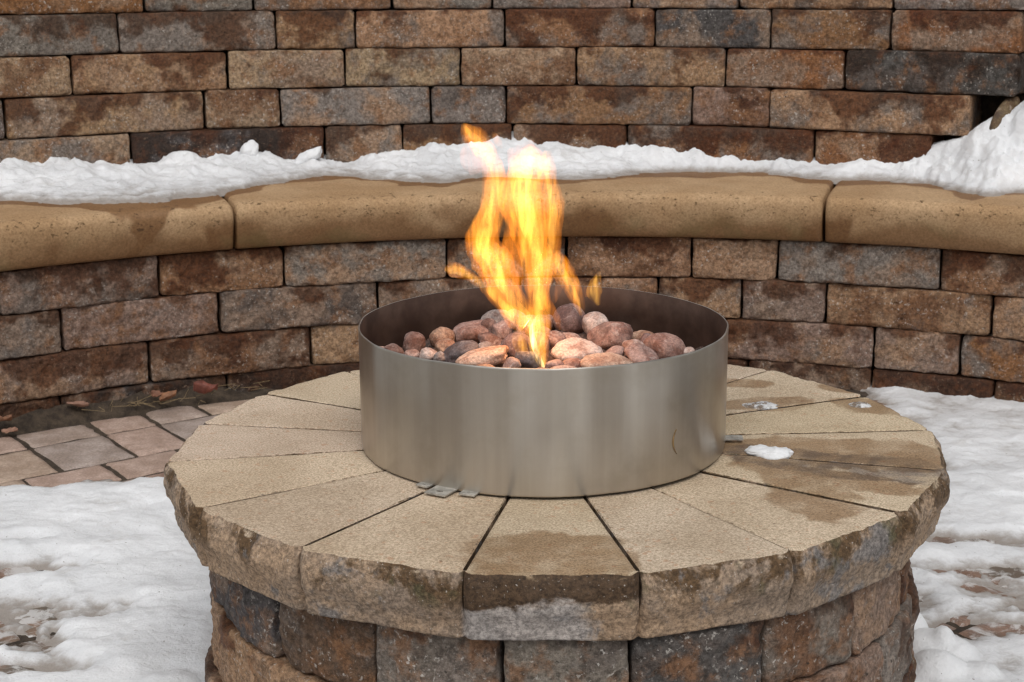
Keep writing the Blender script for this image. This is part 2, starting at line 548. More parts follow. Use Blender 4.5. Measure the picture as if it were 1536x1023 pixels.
def steel_mat(inner):
    m, nt, bs, out = new_mat('sooted_steel' if inner else 'brushed_steel')
    b = NB(nt)
    tc = b.n('ShaderNodeTexCoord')
    P = tc.outputs['Object']
    sp = b.n('ShaderNodeSeparateXYZ')
    b.put(sp.inputs[0], P)
    ang = b.math('ARCTAN2', sp.outputs['X'], b.math('MULTIPLY', sp.outputs['Y'], -1.0))
    cy = b.n('ShaderNodeCombineXYZ')
    b.put(cy.inputs[0], b.math('MULTIPLY', ang, 0.305))
    b.put(cy.inputs[2], sp.outputs['Z'])
    U = cy.outputs[0]
    grain = b.noise(b.vmath('MULTIPLY', U, (6, 1, 420)), 1.0, 3, 0.7)       # fine lines round the ring
    refl_streaks = b.noise(b.vmath('MULTIPLY', U, (60, 1, 2.0)), 1.0, 3, 0.6)       # faint upright streaks: reflections imitated in the colour
    smear = b.noise(U, 14.0, 4, 0.6)
    if inner:
        c = b.mix(b.ss(smear, 0.35, 0.7), (0.07, 0.045, 0.036), (0.13, 0.088, 0.070))
        bs.inputs['Metallic'].default_value = 0.75
        bs.inputs['Roughness'].default_value = 0.5
    else:
        c = b.mix(b.ss(refl_streaks, 0.3, 0.7), (0.50, 0.462, 0.41), (0.54, 0.505, 0.45))
        c = b.mix(b.ss(smear, 0.45, 0.75, 0, 0.45), c, (0.38, 0.33, 0.26))
        bs.inputs['Metallic'].default_value = 1.0
        b.put(bs.inputs['Roughness'], b.ss(smear, 0.3, 0.7, 0.31, 0.36))
        bs.inputs['Anisotropic'].default_value = 0.82
        bs.inputs['Anisotropic Rotation'].default_value = 0.25
        tg = b.n('ShaderNodeTangent', direction_type='RADIAL', axis='Z')
        b.put(bs.inputs['Tangent'], tg.outputs[0])
    b.put(bs.inputs['Base Color'], c)
    return m


M_STEEL = steel_mat(False)
M_SOOT = steel_mat(True)


def flat_mat(name, c, rough=0.7, metal=0.0, scale=60):
    m, nt, bs, out = new_mat(name)
    b = NB(nt)
    tc = b.n('ShaderNodeTexCoord')
    n = b.noise(tc.outputs['Object'], scale, 4, 0.6)
    b.put(bs.inputs['Base Color'], b.mix(b.ss(n, 0.3, 0.7), tuple(x * 0.65 for x in c), tuple(min(1, x * 1.25) for x in c)))
    bs.inputs['Roughness'].default_value = rough
    bs.inputs['Metallic'].default_value = metal
    return m


M_TAB = flat_mat('zinc_tab', (0.42, 0.40, 0.36), 0.5, 0.4)
M_HOLE = flat_mat('tab_hole_shadow', (0.02, 0.018, 0.016), 0.9)
M_RUST = flat_mat('rust_mark', (0.22, 0.14, 0.06), 0.8)
M_ICE, _nt, _bs, _o = new_mat('melting_ice')
_b = NB(_nt)
_tc = _b.n('ShaderNodeTexCoord')
_bs.inputs['Base Color'].default_value = (0.93, 0.94, 0.95, 1)
_bs.inputs['IOR'].default_value = 1.31
_bs.inputs['Roughness'].default_value = 0.22
_b.put(_bs.inputs['Transmission Weight'], _b.ss(_b.noise(_tc.outputs['Object'], 60.0, 5, 0.65), 0.40, 0.60, 0.95, 0.35))
_b.put(_bs.inputs['Normal'], _b.bump(_b.noise(_tc.outputs['Object'], 140.0, 4, 0.6), 0.6, 0.003))


def flame_mat(name, col, k, scale=30.0):
    m = bpy.data.materials.new(name)
    m.use_nodes = True
    nt = m.node_tree
    nt.nodes.clear()
    b = NB(nt)
    out = b.n('ShaderNodeOutputMaterial')
    em = b.n('ShaderNodeEmission')
    tc = b.n('ShaderNodeTexCoord')
    n = b.noise(b.vmath('MULTIPLY', tc.outputs['Object'], (1.0, 1.0, 0.20)), scale * 3.0, 4, 0.6, 0.7)
    em.inputs['Color'].default_value = (*col, 1)
    b.put(em.inputs['Strength'], b.ss(n, 0.39, 0.65, 0.18 * k, 1.8 * k))
    nt.links.new(em.outputs[0], out.inputs['Volume'])
    return m


M_FL_OUT = flame_mat('flame_orange', (1.0, 0.27, 0.018), 16.0)
M_FL_MID = flame_mat('flame_amber', (1.0, 0.40, 0.04), 17.0)
M_FL_IN = flame_mat('flame_yellow', (1.0, 0.55, 0.10), 28.0)
M_FL_HOT = flame_mat('flame_white', (1.0, 0.72, 0.32), 120.0)
M_FL_DIM = flame_mat('flame_faint', (1.0, 0.30, 0.06), 9.0)
M_FL_GLOW = flame_mat('flame_glow', (1.0, 0.26, 0.12), 6.0)

# ------------------------------------------------------------------ stone-making geometry
rnd = random.Random(11)
_seed = [0]


def axis(n_mid, length, edge, k):
    """coordinates along one axis, with k extra lines inside each rounded edge"""
    e = [edge * (j / k) ** 1.0 for j in range(k)]
    mid = list(np.linspace(edge, length - edge, n_mid + 1))
    return np.array(e + mid + [length - x for x in reversed(e)])


def box_surface(xs, ys, zs):
    nx, ny, nz = len(xs), len(ys), len(zs)
    ids, V, F = {}, [], []

    def vid(i, j, k):
        t = (i, j, k)
        if t not in ids:
            ids[t] = len(V)
            V.append((xs[i], ys[j], zs[k]))
        return ids[t]
    for i in range(nx - 1):
        for k in range(nz - 1):
            F.append((vid(i, 0, k), vid(i + 1, 0, k), vid(i + 1, 0, k + 1), vid(i, 0, k + 1)))
            F.append((vid(i, ny - 1, k), vid(i, ny - 1, k + 1), vid(i + 1, ny - 1, k + 1), vid(i + 1, ny - 1, k)))
    for i in range(nx - 1):
        for j in range(ny - 1):
            F.append((vid(i, j, 0), vid(i, j + 1, 0), vid(i + 1, j + 1, 0), vid(i + 1, j, 0)))
            F.append((vid(i, j, nz - 1), vid(i + 1, j, nz - 1), vid(i + 1, j + 1, nz - 1), vid(i, j + 1, nz - 1)))
    for j in range(ny - 1):
        for k in range(nz - 1):
            F.append((vid(0, j, k), vid(0, j, k + 1), vid(0, j + 1, k + 1), vid(0, j + 1, k)))
            F.append((vid(nx - 1, j, k), vid(nx - 1, j + 1, k), vid(nx - 1, j + 1, k + 1), vid(nx - 1, j, k + 1)))
    return np.array(V), F


def rough_block(wd, ht, dp, taper=0.0, step=0.0085, rad=0.008, amp=1.0):
    """tumbled block, front face on y=0 looking along -y, base on z=0"""
    _seed[0] += 1
    s = _seed[0] * 5.37
    xs = axis(max(4, int((wd - 2 * rad) / step)), wd, rad, 3) - wd / 2
    zs = axis(max(4, int((ht - 2 * rad) / step)), ht, rad, 3)
    ys = np.concatenate([[0, rad / 3, 2 * rad / 3, rad], np.linspace(rad, dp, 7)[1:]])
    V, F = box_surface(xs, ys, zs)
    # wobble of the corner radius: chipped arrises
    ru = rad * (1.0 + 0.9 * np.clip(fbm(np.c_[V * 22 + s], 3), -0.6, 1.2))
    ru = np.clip(ru, 0.003, 0.020)[:, None]
    lo = np.array([-wd / 2, 0, 0]) + ru
    hi = np.array([wd / 2, dp, ht]) - ru
    # tumbled outline: the four front corners are knocked off
    r2 = 0.015 + 0.017 * rnd.random()
    cx = np.clip(V[:, 0], -wd / 2 + r2, wd / 2 - r2)
    cz = np.clip(V[:, 2], r2, ht - r2)
    ex, ez = V[:, 0] - cx, V[:, 2] - cz
    el = np.hypot(ex, ez)
    kk = np.where(el > r2, r2 / np.maximum(el, 1e-9), 1.0)
    kk = 1 - (1 - kk) * 0.75 * smooth(0.12, 0.02, V[:, 1])
    V[:, 0], V[:, 2] = cx + ex * kk, cz + ez * kk
    core = np.clip(V, lo, hi)
    d = V - core
    L = np.linalg.norm(d, axis=1)[:, None]
    N = np.where(L > 1e-9, d / np.maximum(L, 1e-9), 0)
    W = np.where(L > 1e-9, core + N * ru, V)
    # displacement: bulged, pitted split face
    fr = smooth(rad * 2.5, 0, V[:, 1])
    lowf = fbm(np.c_[W * 9 + s], 3)
    midf = fbm(np.c_[W * 38 + s + 9], 4, 0.6)
    pit = np.clip(fbm(np.c_[W * 55 + s + 31], 2) - 0.38, 0, 1)
    dy = -(0.0055 * lowf + 0.0042 * midf) * amp + 0.012 * pit * amp
    W[:, 1] += dy * fr
    side = (1 - fr)
    W[:, 0] += (0.0022 * pnoise(W * 30 + s + 3) + 0.0022 * pnoise(W * 11 + s + 13)) * amp
    W[:, 2] += (0.0020 * pnoise(W * 30 + s + 5) + 0.0020 * pnoise(W * 9 + s + 15)) * amp
    # pillowed face
    px_ = np.clip(np.minimum(W[:, 0] + wd / 2, wd / 2 - W[:, 0]), 0, 0.05) / 0.05
    pz_ = np.clip(np.minimum(W[:, 2], ht - W[:, 2]), 0, 0.035) / 0.035
    W[:, 1] += fr * (0.004 * (1 - px_) ** 2 + 0.0025 * (1 - pz_) ** 2)
    W[:, 0] *= 1 - taper * np.clip(W[:, 1] / dp, 0, 1)
    return W, F


TONES = {
    'tan': (0.320, 0.200, 0.120), 'brown': (0.245, 0.134, 0.070), 'rust': (0.225, 0.105, 0.046), 'grey': (0.205, 0.174, 0.152),
    'dark': (0.085, 0.078, 0.076), 'buff': (0.315, 0.218, 0.142), 'mauve': (0.245, 0.172, 0.135), 'umber': (0.125, 0.078, 0.050)}


def tint(o, tone, wet):
    c = TONES[tone]
    j = [1 + rnd.uniform(-0.03, 0.03) for _ in range(3)]
    g = 1.06 + rnd.uniform(-0.08, 0.08)
    o.color = (c[0] * g * j[0], c[1] * g * j[1], c[2] * g * j[2], wet)


def course(parent, ctr, rad, z, h, angs, tones, concave=True, dp=0.2, gap=0.0035, tilt=0.6, amp=1.0):
    tones = tones.split()
    for i in range(len(angs) - 1):
        a0, a1 = R(angs[i]), R(angs[i + 1])
        am, half = (a0 + a1) / 2, (a1 - a0) / 2
        wd = 2 * rad * math.sin(half)
        wd -= gap + rnd.uniform(0, 0.003)
        hh = h - rnd.uniform(0.001, 0.0045)
        tp = 0.0 if concave else min(0.45, dp / rad * 0.95)
        V, F = rough_block(wd, hh, dp, tp, amp=amp)
        if not concave:
            V[:, 1] += V[:, 0] ** 2 / (2 * rad) * 0.8
        t = tones[i % len(tones)]
        tone, wet = t.split(':') if ':' in t else (t, '0.2')
        pr = rad * math.cos(half) if concave else rad
        pr += rnd.uniform(-0.005, 0.005)
        if concave:
            loc = (ctr[0] + math.sin(am) * pr, ctr[1] + math.cos(am) * pr, z + rnd.uniform(0, 0.0015))
            rz = -am
        else:
            loc = (ctr[0] + math.sin(am) * pr, ctr[1] - math.cos(am) * pr, z + rnd.uniform(0, 0.0015))
            rz = am
        o = mesh_obj('block', V, F, M_BLOCK, parent, loc=Vector(loc) - parent.location,
                     rot=(0, R(rnd.uniform(-tilt, tilt) * 0.5), rz + R(rnd.uniform(-tilt, tilt))))
        tint(o, tone, float(wet))


# ------------------------------------------------------------------ setting: ground
CB = (0.1016, -0.4828)      # centre of the bench arc
CU = (-0.18, -0.033)        # centre of the tall wall's arc
RB, RU = 2.57, 2.636


def grid_mesh(xs, ys, Z):
    nx, ny = len(xs), len(ys)
    X, Y = np.meshgrid(xs, ys, indexing='ij')
    V = np.c_[X.ravel(), Y.ravel(), Z.ravel()]
    a = np.arange(nx * ny).reshape(nx, ny)
    F = np.stack([a[:-1, :-1], a[1:, :-1], a[1:, 1:], a[:-1, 1:]], -1).reshape(-1, 4)
    return V, F


# wide ground sheet out to the horizon, a little below the paving
g = np.concatenate([np.linspace(-200, -8, 14), np.linspace(-7, 7, 29), np.linspace(8, 200, 14)])
X, Y = np.meshgrid(g, g, indexing='ij')
Z = -0.035 + 0.25 * smooth(4, 60, np.hypot(X, Y)) * fbm(np.c_[X.ravel() * 0.05, Y.ravel() * 0.05, 0 * X.ravel()], 3).reshape(X.shape)
V, F = grid_mesh(g, g, Z)
tag(mesh_obj('ground', V, F, M_FIELD), kind='structure')

# sand bed under the pavers and bare soil strip along the foot of the bench
gx = np.linspace(-4.6, 4.6, 260)
gy = np.linspace(-5.2, 2.35, 230)
X, Y = np.meshgrid(gx, gy, indexing='ij')
Z = -0.0045 + 0.0014 * fbm(np.c_[X.ravel() * 18, Y.ravel() * 18, 0 * X.ravel()], 3).reshape(X.shape)
rho = np.hypot(X - CB[0], Y - CB[1])
edge = rho + 0.05 * fbm(np.c_[X.ravel() * 5, Y.ravel() * 5, 0 * X.ravel() + 4], 3).reshape(X.shape)
lft = smooth(-0.55, -1.1, X)
Z += (smooth(2.50, 2.55, edge) * 0.014 + smooth(2.50, 2.575, rho) * 0.028 * (1 + fbm(np.c_[X.ravel() * 14, Y.ravel() * 14, 0 * X.ravel()], 3).reshape(X.shape))) * lft
V, F = grid_mesh(gx, gy, Z)
tag(mesh_obj('soil_ground', V, F, M_SOIL), kind='structure')

# clay pavers: rows run at 37 degrees, as measured at the left of the pit
ur = np.array([math.cos(R(37)), math.sin(R(37))])
vr = np.array([math.sin(R(37)), -math.cos(R(37))])
PV, PF, PT = [], [], []
v = -2.06
rows = []
while v < 2.6:
    hgt = 0.155 if len(rows) % 2 == 0 else 0.235
    rows.append((v, v + hgt))
    v += hgt
v, k = -2.06, 1
while v > -3.4:
    hgt = 0.235 if k % 2 else 0.155
    rows.append((v - hgt, v))
    v -= hgt
    k += 1
known = {0: [-0.463, -0.256, -0.05, 0.107, 0.262], 1: [-0.47, -0.256, -0.057, 0.100, 0.30], 2: [-0.36, -0.152, 0.05, 0.2]}
prng = random.Random(5)
for ri, (v0, v1) in enumerate(rows):
    js = list(known.get(ri, [prng.uniform(-0.2, 0.2)]))
    while js[-1] < 3.2:
        js.append(js[-1] + prng.choice((0.155, 0.205, 0.24)))
    while js[0] > -3.2:
        js.insert(0, js[0] - prng.choice((0.155, 0.205, 0.24)))
    for u0, u1 in zip(js[:-1], js[1:]):
        c = ur * (u0 + u1) / 2 + vr * (v0 + v1) / 2
        if abs(c[0]) > 2.0 or c[1] < -1.7 or c[1] > 2.2:
            continue
        if math.hypot(c[0] - CB[0], c[1] - CB[1]) > 2.56 or math.hypot(c[0], c[1]) < 0.40:
            continue
        gp = 0.0050
        n = 7
        loc = []
        zt = prng.uniform(-0.002, 0.002)
        tx, ty = prng.uniform(-0.008, 0.008), prng.uniform(-0.008, 0.008)
        base = len(PV)
        us = np.array([u0 + gp, u0 + gp + 0.004, u0 + 0.022] + list(np.linspace(u0 + 0.05, u1 - 0.05, 3)) + [u1 - 0.022, u1 - gp - 0.004, u1 - gp])
        vs = np.array([v0 + gp, v0 + gp + 0.004, v0 + 0.022] + list(np.linspace(v0 + 0.05, v1 - 0.05, 3)) + [v1 - 0.022, v1 - gp - 0.004, v1 - gp])
        nu = len(us)
        for i, uu in enumerate(us):
            for j, vv in enumerate(vs):
                e = min(i, nu - 1 - i, j, nu - 1 - j)
                q = ur * uu + vr * vv
                z = zt + tx * (uu - u0) + ty * (vv - v0)
                z += {0: -0.008, 1: -0.0015}.get(e, 0.0)
                wob = 0.0035 if e < 2 else 0
                PV.append((q[0] + wob * prng.uniform(-1, 1), q[1] + wob * prng.uniform(-1, 1), z))
        tone = prng.random()
        for i in range(nu - 1):
            for j in range(nu - 1):
                a = base + i * nu + j
                PF.append((a, a + 1, a + nu + 1, a + nu))
                PT.append(tone)
pv = mesh_obj('patio_paving', PV, PF, M_PAVER)
at = pv.data.attributes.new('tone', 'FLOAT', 'FACE')
at.data.foreach_set('value', np.array(PT, dtype=np.float32))
tag(pv, kind='structure')
for poly in pv.data.polygons:
    if poly.normal.z < 0:
        pv.data.flip_normals()
    break

# ------------------------------------------------------------------ tall wall behind
wall = thing('retaining_wall', 'tall dry-stacked wall of mottled brown and grey blocks rising behind the bench', 'wall', (0, 2.6, 0.474))
zb, hb = 0.7225, 0.123
course(wall, CU, RU - 0.012, zb - 2 * hb, hb, [-42, -31, -19, -9, 3, 14, 22, 29.3], 'brown umber grey tan')
course(wall, CU, RU, zb - hb, hb, [-46, -36.44, -25.13, -11.66, -6.16, 1.72, 9.88, 23.02, 31.01],
       'buff:0 buff:0 dark:.5 grey:.2 brown:.45 brown:.5 rust:.4 rust:.3')
course(wall, CU, RU + 0.012, zb, hb, [-48, -41.53, -33.23, -19.89, -14.68, -4.11, 1.25, 14.42, 19.82, 33.37],
       'tan grey:.2 tan:.35 buff:.1 grey:0 grey:.1 brown:.3 mauve:.2 tan:.3')
course(wall, CU, RU + 0.024, zb + hb, hb, [-48, -38.32, -28.62, -18.16, -10.09, -1.95, 6.19, 16.64, 24.76, 36.16],
       'tan buff:.1 tan:.35 buff:.2 buff:.15 buff:.05 tan:.15 rust:.25 dark:.3')
course(wall, CU, RU + 0.036, zb + 2 * hb, hb, [-46, -35.52, -25.33, -14.73, -9.26, 1.17, 11.64, 19.62, 27.64, 36.17],
       'brown grey:.3 grey:.4 tan:.3 tan:.3 brown:.35 dark:.1 brown:.3 rust:.2')
course(wall, CU, RU + 0.048, zb + 3 * hb, hb, [-46, -33.56, -23.44, -16.14, -6.64, 0.29, 9.95, 17.31, 27.65, 37.4],
       'brown rust:.2 grey:.2 brown:.2 grey:.1 mauve:.2 grey:.3 tan:.1 grey:.2')
course(wall, CU, RU + 0.060, zb + 4 * hb, hb, [-46, -31, -20, -9, 4, 15, 26, 36.8], 'tan grey brown buff grey tan brown')

# earth retained by the wall
th = np.linspace(R(-52), R(52), 70)
prof = [(0.205, 0.0), (0.205, 1.30), (0.25, 1.33), (0.6, 1.36), (2.0, 1.42), (12.0, 1.8), (40.0, 2.2)]
V, F = [], []
for i, t in enumerate(th):
    for (d, z) in prof:
        # beyond the wall's right-hand end the bank falls away to the seat
        k = float(smooth(math.radians(36.5), math.radians(41), np.array(t)))
        dd = d + (0.0 if d > 1 else 0.07 * k)
        r_ = RU + dd
        nz = 0.03 * math.sin(t * 31 + d * 7) if d < 1 else 0
        V.append((CU[0] + r_ * math.sin(t) + nz, CU[1] + r_ * math.cos(t), z * (1 - 0.1 * k)))
m_ = len(prof)
for i in range(len(th) - 1):
    for j in range(m_ - 1):
        a = i * m_ + j
        F.append((a, a + m_, a + m_ + 1, a + 1))
tag(mesh_obj('earth_bank_terrain', V, F, M_SOIL), kind='structure')

# ------------------------------------------------------------------ curved bench
# where the seat snow ends: (angle, radius) about the bench centre
SNOW_EDGE = [(-40, 2.93), (-35.3, 2.863), (-32.7, 2.714), (-30.3, 2.641), (-27.5, 2.60), (-24.0, 2.662), (-20.6, 2.756), (-19.1, 2.838), (-14.5, 2.945), (-13.7, 2.864), (-8.7, 2.701),
      (-6.8, 2.794), (-5.5, 2.848), (-1.4, 2.738), (1.3, 2.766), (3.7, 2.862), (6.7, 2.95), (11.5, 2.95), (13.0, 2.90), (14.3, 2.808), (16.5, 2.804), (20.1, 2.89),
      (23.1, 2.759), (25.6, 2.619), (27.8, 2.755), (32, 2.80), (40, 2.8)]
bench = thing('curved_bench', 'curved stone bench of stacked blocks under smooth rounded tan capstones', 'bench', (0, 2.087, 0))
zl = 0.313
course(bench, CB, RB, zl, 0.123, [-54, -44.26, -37.65, -27.62, -19.54, -8.76, -0.7, 7.67, 13.3, 23.71, 31.44, 40, 50],
       'brown umber:.6 mauve:.45 brown:.5 grey:.2 tan:.3 tan:.25 tan:.1 grey:.1 brown:.5 mauve:.2 brown', dp=0.18, amp=1.25)
course(bench, CB, RB, zl - 0.123, 0.123, [-54, -43.77, -33.91, -23.91, -13.43, -3.85, 5.46, 11.02, 16.53, 27.07, 33.25, 42, 50],
       'brown mauve:.3 mauve:.1 mauve:.2 mauve:.3 tan:.2 tan:.2 mauve:.1 tan:.1 tan:.2 grey brown', dp=0.18, amp=1.25)
course(bench, CB, RB, zl - 0.246, 0.123, [-54, -43.25, -38.44, -28.6, -17.99, -10.21, -0.23, 9.89, 19.76, 25.25, 33.47, 42, 50],
       'umber umber:.5 mauve:.4 mauve:.2 tan:.1 grey:.2 grey mauve:.35 mauve:.15 rust:.15 brown brown', dp=0.18, amp=1.25)
course(bench, CB, RB, zl - 0.369, 0.123, [-54, -44.26, -34.4, -23.67, -13.88, -3.87, 4.32, 11.61, 19.74, 27.52, 34.05, 44],
       'dark:.5 umber:.7 dark:.5 umber:.4 umber:.4 umber:.4 umber:.4 umber:.35 umber:.6 umber:.5 umber', dp=0.18, amp=1.25)

# capstones: quarter-round front lip, gently worn top
def bench_cap(a0, a1):
    _seed[0] += 1
    s = _seed[0] * 3.1
    r0, r1, z0, z1 = 2.512, 3.04, 0.4385, 0.586
    pr = [(r1, z0), (2.62, z0), (2.552, z0 + 0.001), (2.543, z0 + 0.004), (2.538, z0 + 0.010), (2.531, z0 + 0.025), (2.525, z0 + 0.045),
          (2.519, z0 + 0.065), (2.514, z0 + 0.085)]
    for t in np.linspace(0, 84, 9):
        pr.append((2.512 + 0.030 * (1 - math.cos(R(t))), z1 - 0.041 + 0.030 * math.sin(R(t))))
    pr += [(2.57, z1 - 0.0085), (2.60, z1 - 0.006)] + [(q, z1 - 0.004 * (2.95 - q) / 0.33) for q in np.arange(2.63, 2.96, 0.03)] + [(r1, z1 + 0.002)]
    n = max(20, int((a1 - a0) / 0.35))
    aa = np.concatenate([[a0, a0 + 0.06, a0 + 0.16], np.linspace(a0 + 0.3, a1 - 0.3, n), [a1 - 0.16, a1 - 0.06, a1]])
    V = []
    for a in aa:
        e = min(a - a0, a1 - a)
        pull = 0.009 * max(0.0, 1 - e / 0.30) ** 2          # eased ends at the joints
        for (rr, zz) in pr:
            kr = pull if rr < 2.57 else 0
            kz = pull if zz > z0 + 0.07 else 0
            V.append((R(a), rr + kr, zz - kz))
    V = np.array(V)
    W = np.c_[CB[0] + V[:, 1] * np.sin(V[:, 0]), CB[1] + V[:, 1] * np.cos(V[:, 0]), V[:, 2]]
    nz = fbm(np.c_[W * 5 + s], 3)
    n2 = fbm(np.c_[W * 30 + s], 3)
    k = smooth(2.62, 2.55, V[:, 1])
    disp = 0.004 * nz + 0.0016 * n2
    W[:, 0] -= np.sin(V[:, 0]) * disp * k
    W[:, 1] -= np.cos(V[:, 0]) * disp * k
    W[:, 2] += (0.003 * nz + 0.0008 * n2) * (V[:, 2] > 0.5)
    m, nn = len(pr), len(aa)
    F = []
    for i in range(nn - 1):
        for j in range(m):
            a, b_ = i * m + j, i * m + (j + 1) % m
            F.append((a, a + m, b_ + m, b_))
    F.append(tuple(range(m)))
    F.append(tuple(reversed(range((nn - 1) * m, nn * m))))
    o = mesh_obj('capstone', W, F, M_BCAP, None)
    dm = V[:, 1] - np.interp(np.degrees(V[:, 0]), *zip(*SNOW_EDGE))
    at = o.data.attributes.new('melt', 'FLOAT', 'POINT')
    at.data.foreach_set('value', dm.astype(np.float32))
    o.parent = bench
    o.location = -bench.location
    return o


for a0, a1 in ((-52, -22.95), (-22.72, 16.18), (16.40, 50)):
    bench_cap(a0, a1)

# ------------------------------------------------------------------ fire pit
pit = thing('fire_pit', 'round stone fire pit of stacked blocks with wedge-shaped tan capstones', 'fire pit', (0, 0, 0))
CP = (0.025, 0.0)
course(pit, CP, 0.583, 0.237, 0.118, [-150, -128, -102, -76.4, -45.81, -26.8, -8.25, 9.3, 29.21, 47.35, 68.39, 90, 112, 134, 152],
       'grey grey mauve:.2 dark:.3 umber:.2 grey:.1 grey:.0 dark:.2 grey:.1 mauve:.1 grey mauve grey grey', False, 0.17, amp=1.15, tilt=1.2)
course(pit, CP, 0.592, 0.119, 0.118, [-150, -125, -100, -77, -35.3, -13.8, 5.0, 32.3, 55.9, 76, 98, 120, 150],
       'tan mauve tan:.1 tan:.1 dark:.2 grey tan mauve:.1 grey:.25 mauve grey brown', False, 0.17, amp=1.3, tilt=1.2)
course(pit, CP, 0.598, -0.004, 0.123, [-150, -128, -104, -84, -60, -40, -20, 0, 20, 42, 62, 84, 106, 128, 150],
       'brown tan grey tan umber mauve', False, 0.17, amp=1.6, tilt=1.5)
# lined hollow that carries the burner
V, F = [], []
for i in range(64):
    a = 2 * math.pi * i / 64
    for (rr, z) in ((0.42, 0.0), (0.42, 0.352), (0.30, 0.352), (0.0005, 0.352)):
        V.append((rr * math.sin(a), -rr * math.cos(a), z))
for i in range(64):
    for j in range(3):
        a, b_ = i * 4 + j, ((i + 1) % 64) * 4 + j
        F.append((a, b_, b_ + 1, a + 1))
mesh_obj('core', V, F, M_SOIL, pit)


def cap_wedge(aL, rL, aR, rR, tintc, tone):
    _seed[0] += 1
    s = _seed[0] * 4.71
    zt, th_ = 0.45, 0.096
    gap = 0.0023
    rL, rR = rL + 0.006, rR + 0.006
    pl = np.array([math.sin(R(aL)) * rL, -math.cos(R(aL)) * rL])
    prr = np.array([math.sin(R(aR)) * rR, -math.cos(R(aR)) * rR])
    aLi, aRi = aL, aR
    il = np.array([math.sin(R(aLi)) * 0.255, -math.cos(R(aLi)) * 0.255])
    ir = np.array([math.sin(R(aRi)) * 0.255, -math.cos(R(aRi)) * 0.255])
    wdt = np.linalg.norm(prr - pl)
    depth = 0.35
    xs = axis(max(10, int(wdt / 0.0065)), 1.0, 0.02, 3)
    ys = np.concatenate([np.array([0, 0.003, 0.006, 0.010, 0.015]) / depth, np.linspace(0.022, depth, 26) / depth])
    zs = np.concatenate([[0, 0.003, 0.007], np.linspace(0.012, th_ - 0.012, 11), [th_ - 0.008, th_ - 0.004, th_ - 0.0015, th_]])
    U, F = box_surface(xs, ys, zs)
    u, vv, z = U[:, 0], U[:, 1], U[:, 2]
    A = pl[None] * (1 - vv)[:, None] + il[None] * vv[:, None]
    B = prr[None] * (1 - vv)[:, None] + ir[None] * vv[:, None]
    tdir = (prr - pl) / wdt
    A = A + tdir * gap
    B = B - tdir * gap
    P2 = A * (1 - u)[:, None] + B * u[:, None]
    nrm = np.array([tdir[1], -tdir[0]])
    if nrm @ (pl + prr) < 0:
        nrm = -nrm
    W = np.c_[P2, zt - th_ + z]
    fr = smooth(0.05, 0.0, vv)
    t = z / th_
    # broken outer face: fullest a third of the way down, drawn in at the foot
    prof = 0.010 * np.sin(np.clip((1 - t) / 0.75, 0, 1) * math.pi) - 0.006 * (1 - t) ** 2
    edge = smooth(0.88, 1.0, t)
    prof = prof - edge * (0.0015 + 0.0035 * np.clip(fbm(np.c_[W[:, 0] * 26 + s, W[:, 1] * 26, 0 * t + s], 4) + 0.15, 0, 1))
    rough = (0.0055 * fbm(np.c_[W * 13 + s], 4, 0.55) + 0.0030 * fbm(np.c_[W * 65 + s], 3, 0.6)) * (0.45 + 0.55 * smooth(0, 0.25, t))
    ce = smooth(0.0, 0.035, np.minimum(u, 1 - u))
    out = (prof + rough * (1 - 0.5 * edge) - 0.012 * (1 - ce)) * fr
    W[:, 0] += nrm[0] * out
    W[:, 1] += nrm[1] * out
    # front arris crumbles a little
    ar = fr * smooth(0.90, 1.0, t)
    W[:, 2] -= ar * (0.0005 + 0.0035 * np.clip(fbm(np.c_[W[:, 0] * 35 + s, W[:, 1] * 35, 0 * t], 3), 0, 1))
    topm = (t > 0.99) * (1 - fr)
    W[:, 2] += topm * (0.0008 * fbm(np.c_[W[:, :2] * 12, 0 * t + s], 2) - 0.0022 * (1 - smooth(0, 0.018, np.minimum(u, 1 - u))))
    W[:, 2] += tone
    o = mesh_obj('capstone', W, F, M_CAP, pit)
    o.color = (*tintc, 1)
    return o


joints = [(-160, .60), (-139.5, .60), (-119.1, .597), (-99.1, .606), (-79.0, .616), (-56.3, .611), (-33.9, .603), (-10.3, .599), (12.2, .601),
          (33.9, .610), (56.0, .628), (75.8, .648), (95.0, .664), (114.5, .650), (136, .64), (158, .62), (179, .61), (200, .60)]
for (a0, r0_), (a1, r1_) in zip(joints[:-1], joints[1:]):
    k = rnd.uniform(0.92, 1.05)
    cap_wedge(a0, r0_, a1, r1_, (k, k * rnd.uniform(0.97, 1.01), k * rnd.uniform(0.93, 1.02)), rnd.uniform(-0.0015, 0.0015))

# ------------------------------------------------------------------ steel fire ring
ring = thing('fire_ring', 'open brushed stainless steel ring standing on the pit capstones', 'fire ring', (0, 0, 0.4545))
n = 160
prof = [(0.3032, 0.0), (0.3050, 0.0005), (0.3052, 0.003), (0.3052, 0.05), (0.3052, 0.10), (0.3052, 0.15), (0.3052, 0.196), (0.3052, 0.1983), (0.3047, 0.1990),
        (0.3030, 0.1990), (0.3024, 0.1983), (0.3024, 0.15), (0.3024, 0.08), (0.3024, 0.0)]
V, F, MI = [], [], []
for i in range(n):
    a = 2 * math.pi * i / n
    for j, (rr, z) in enumerate(prof):
        dn = 0.0014 * math.sin(3 * a + 0.7) + 0.0009 * math.sin(7 * a + 1.9) + 0.00045 * math.sin(17 * a) + 0.0002 * math.sin(29 * a + 1)
        V.append(((rr + dn) * math.sin(a), -(rr + dn) * math.cos(a), z + 0.0008 * math.sin(2 * a + 1)))
m_ = len(prof)
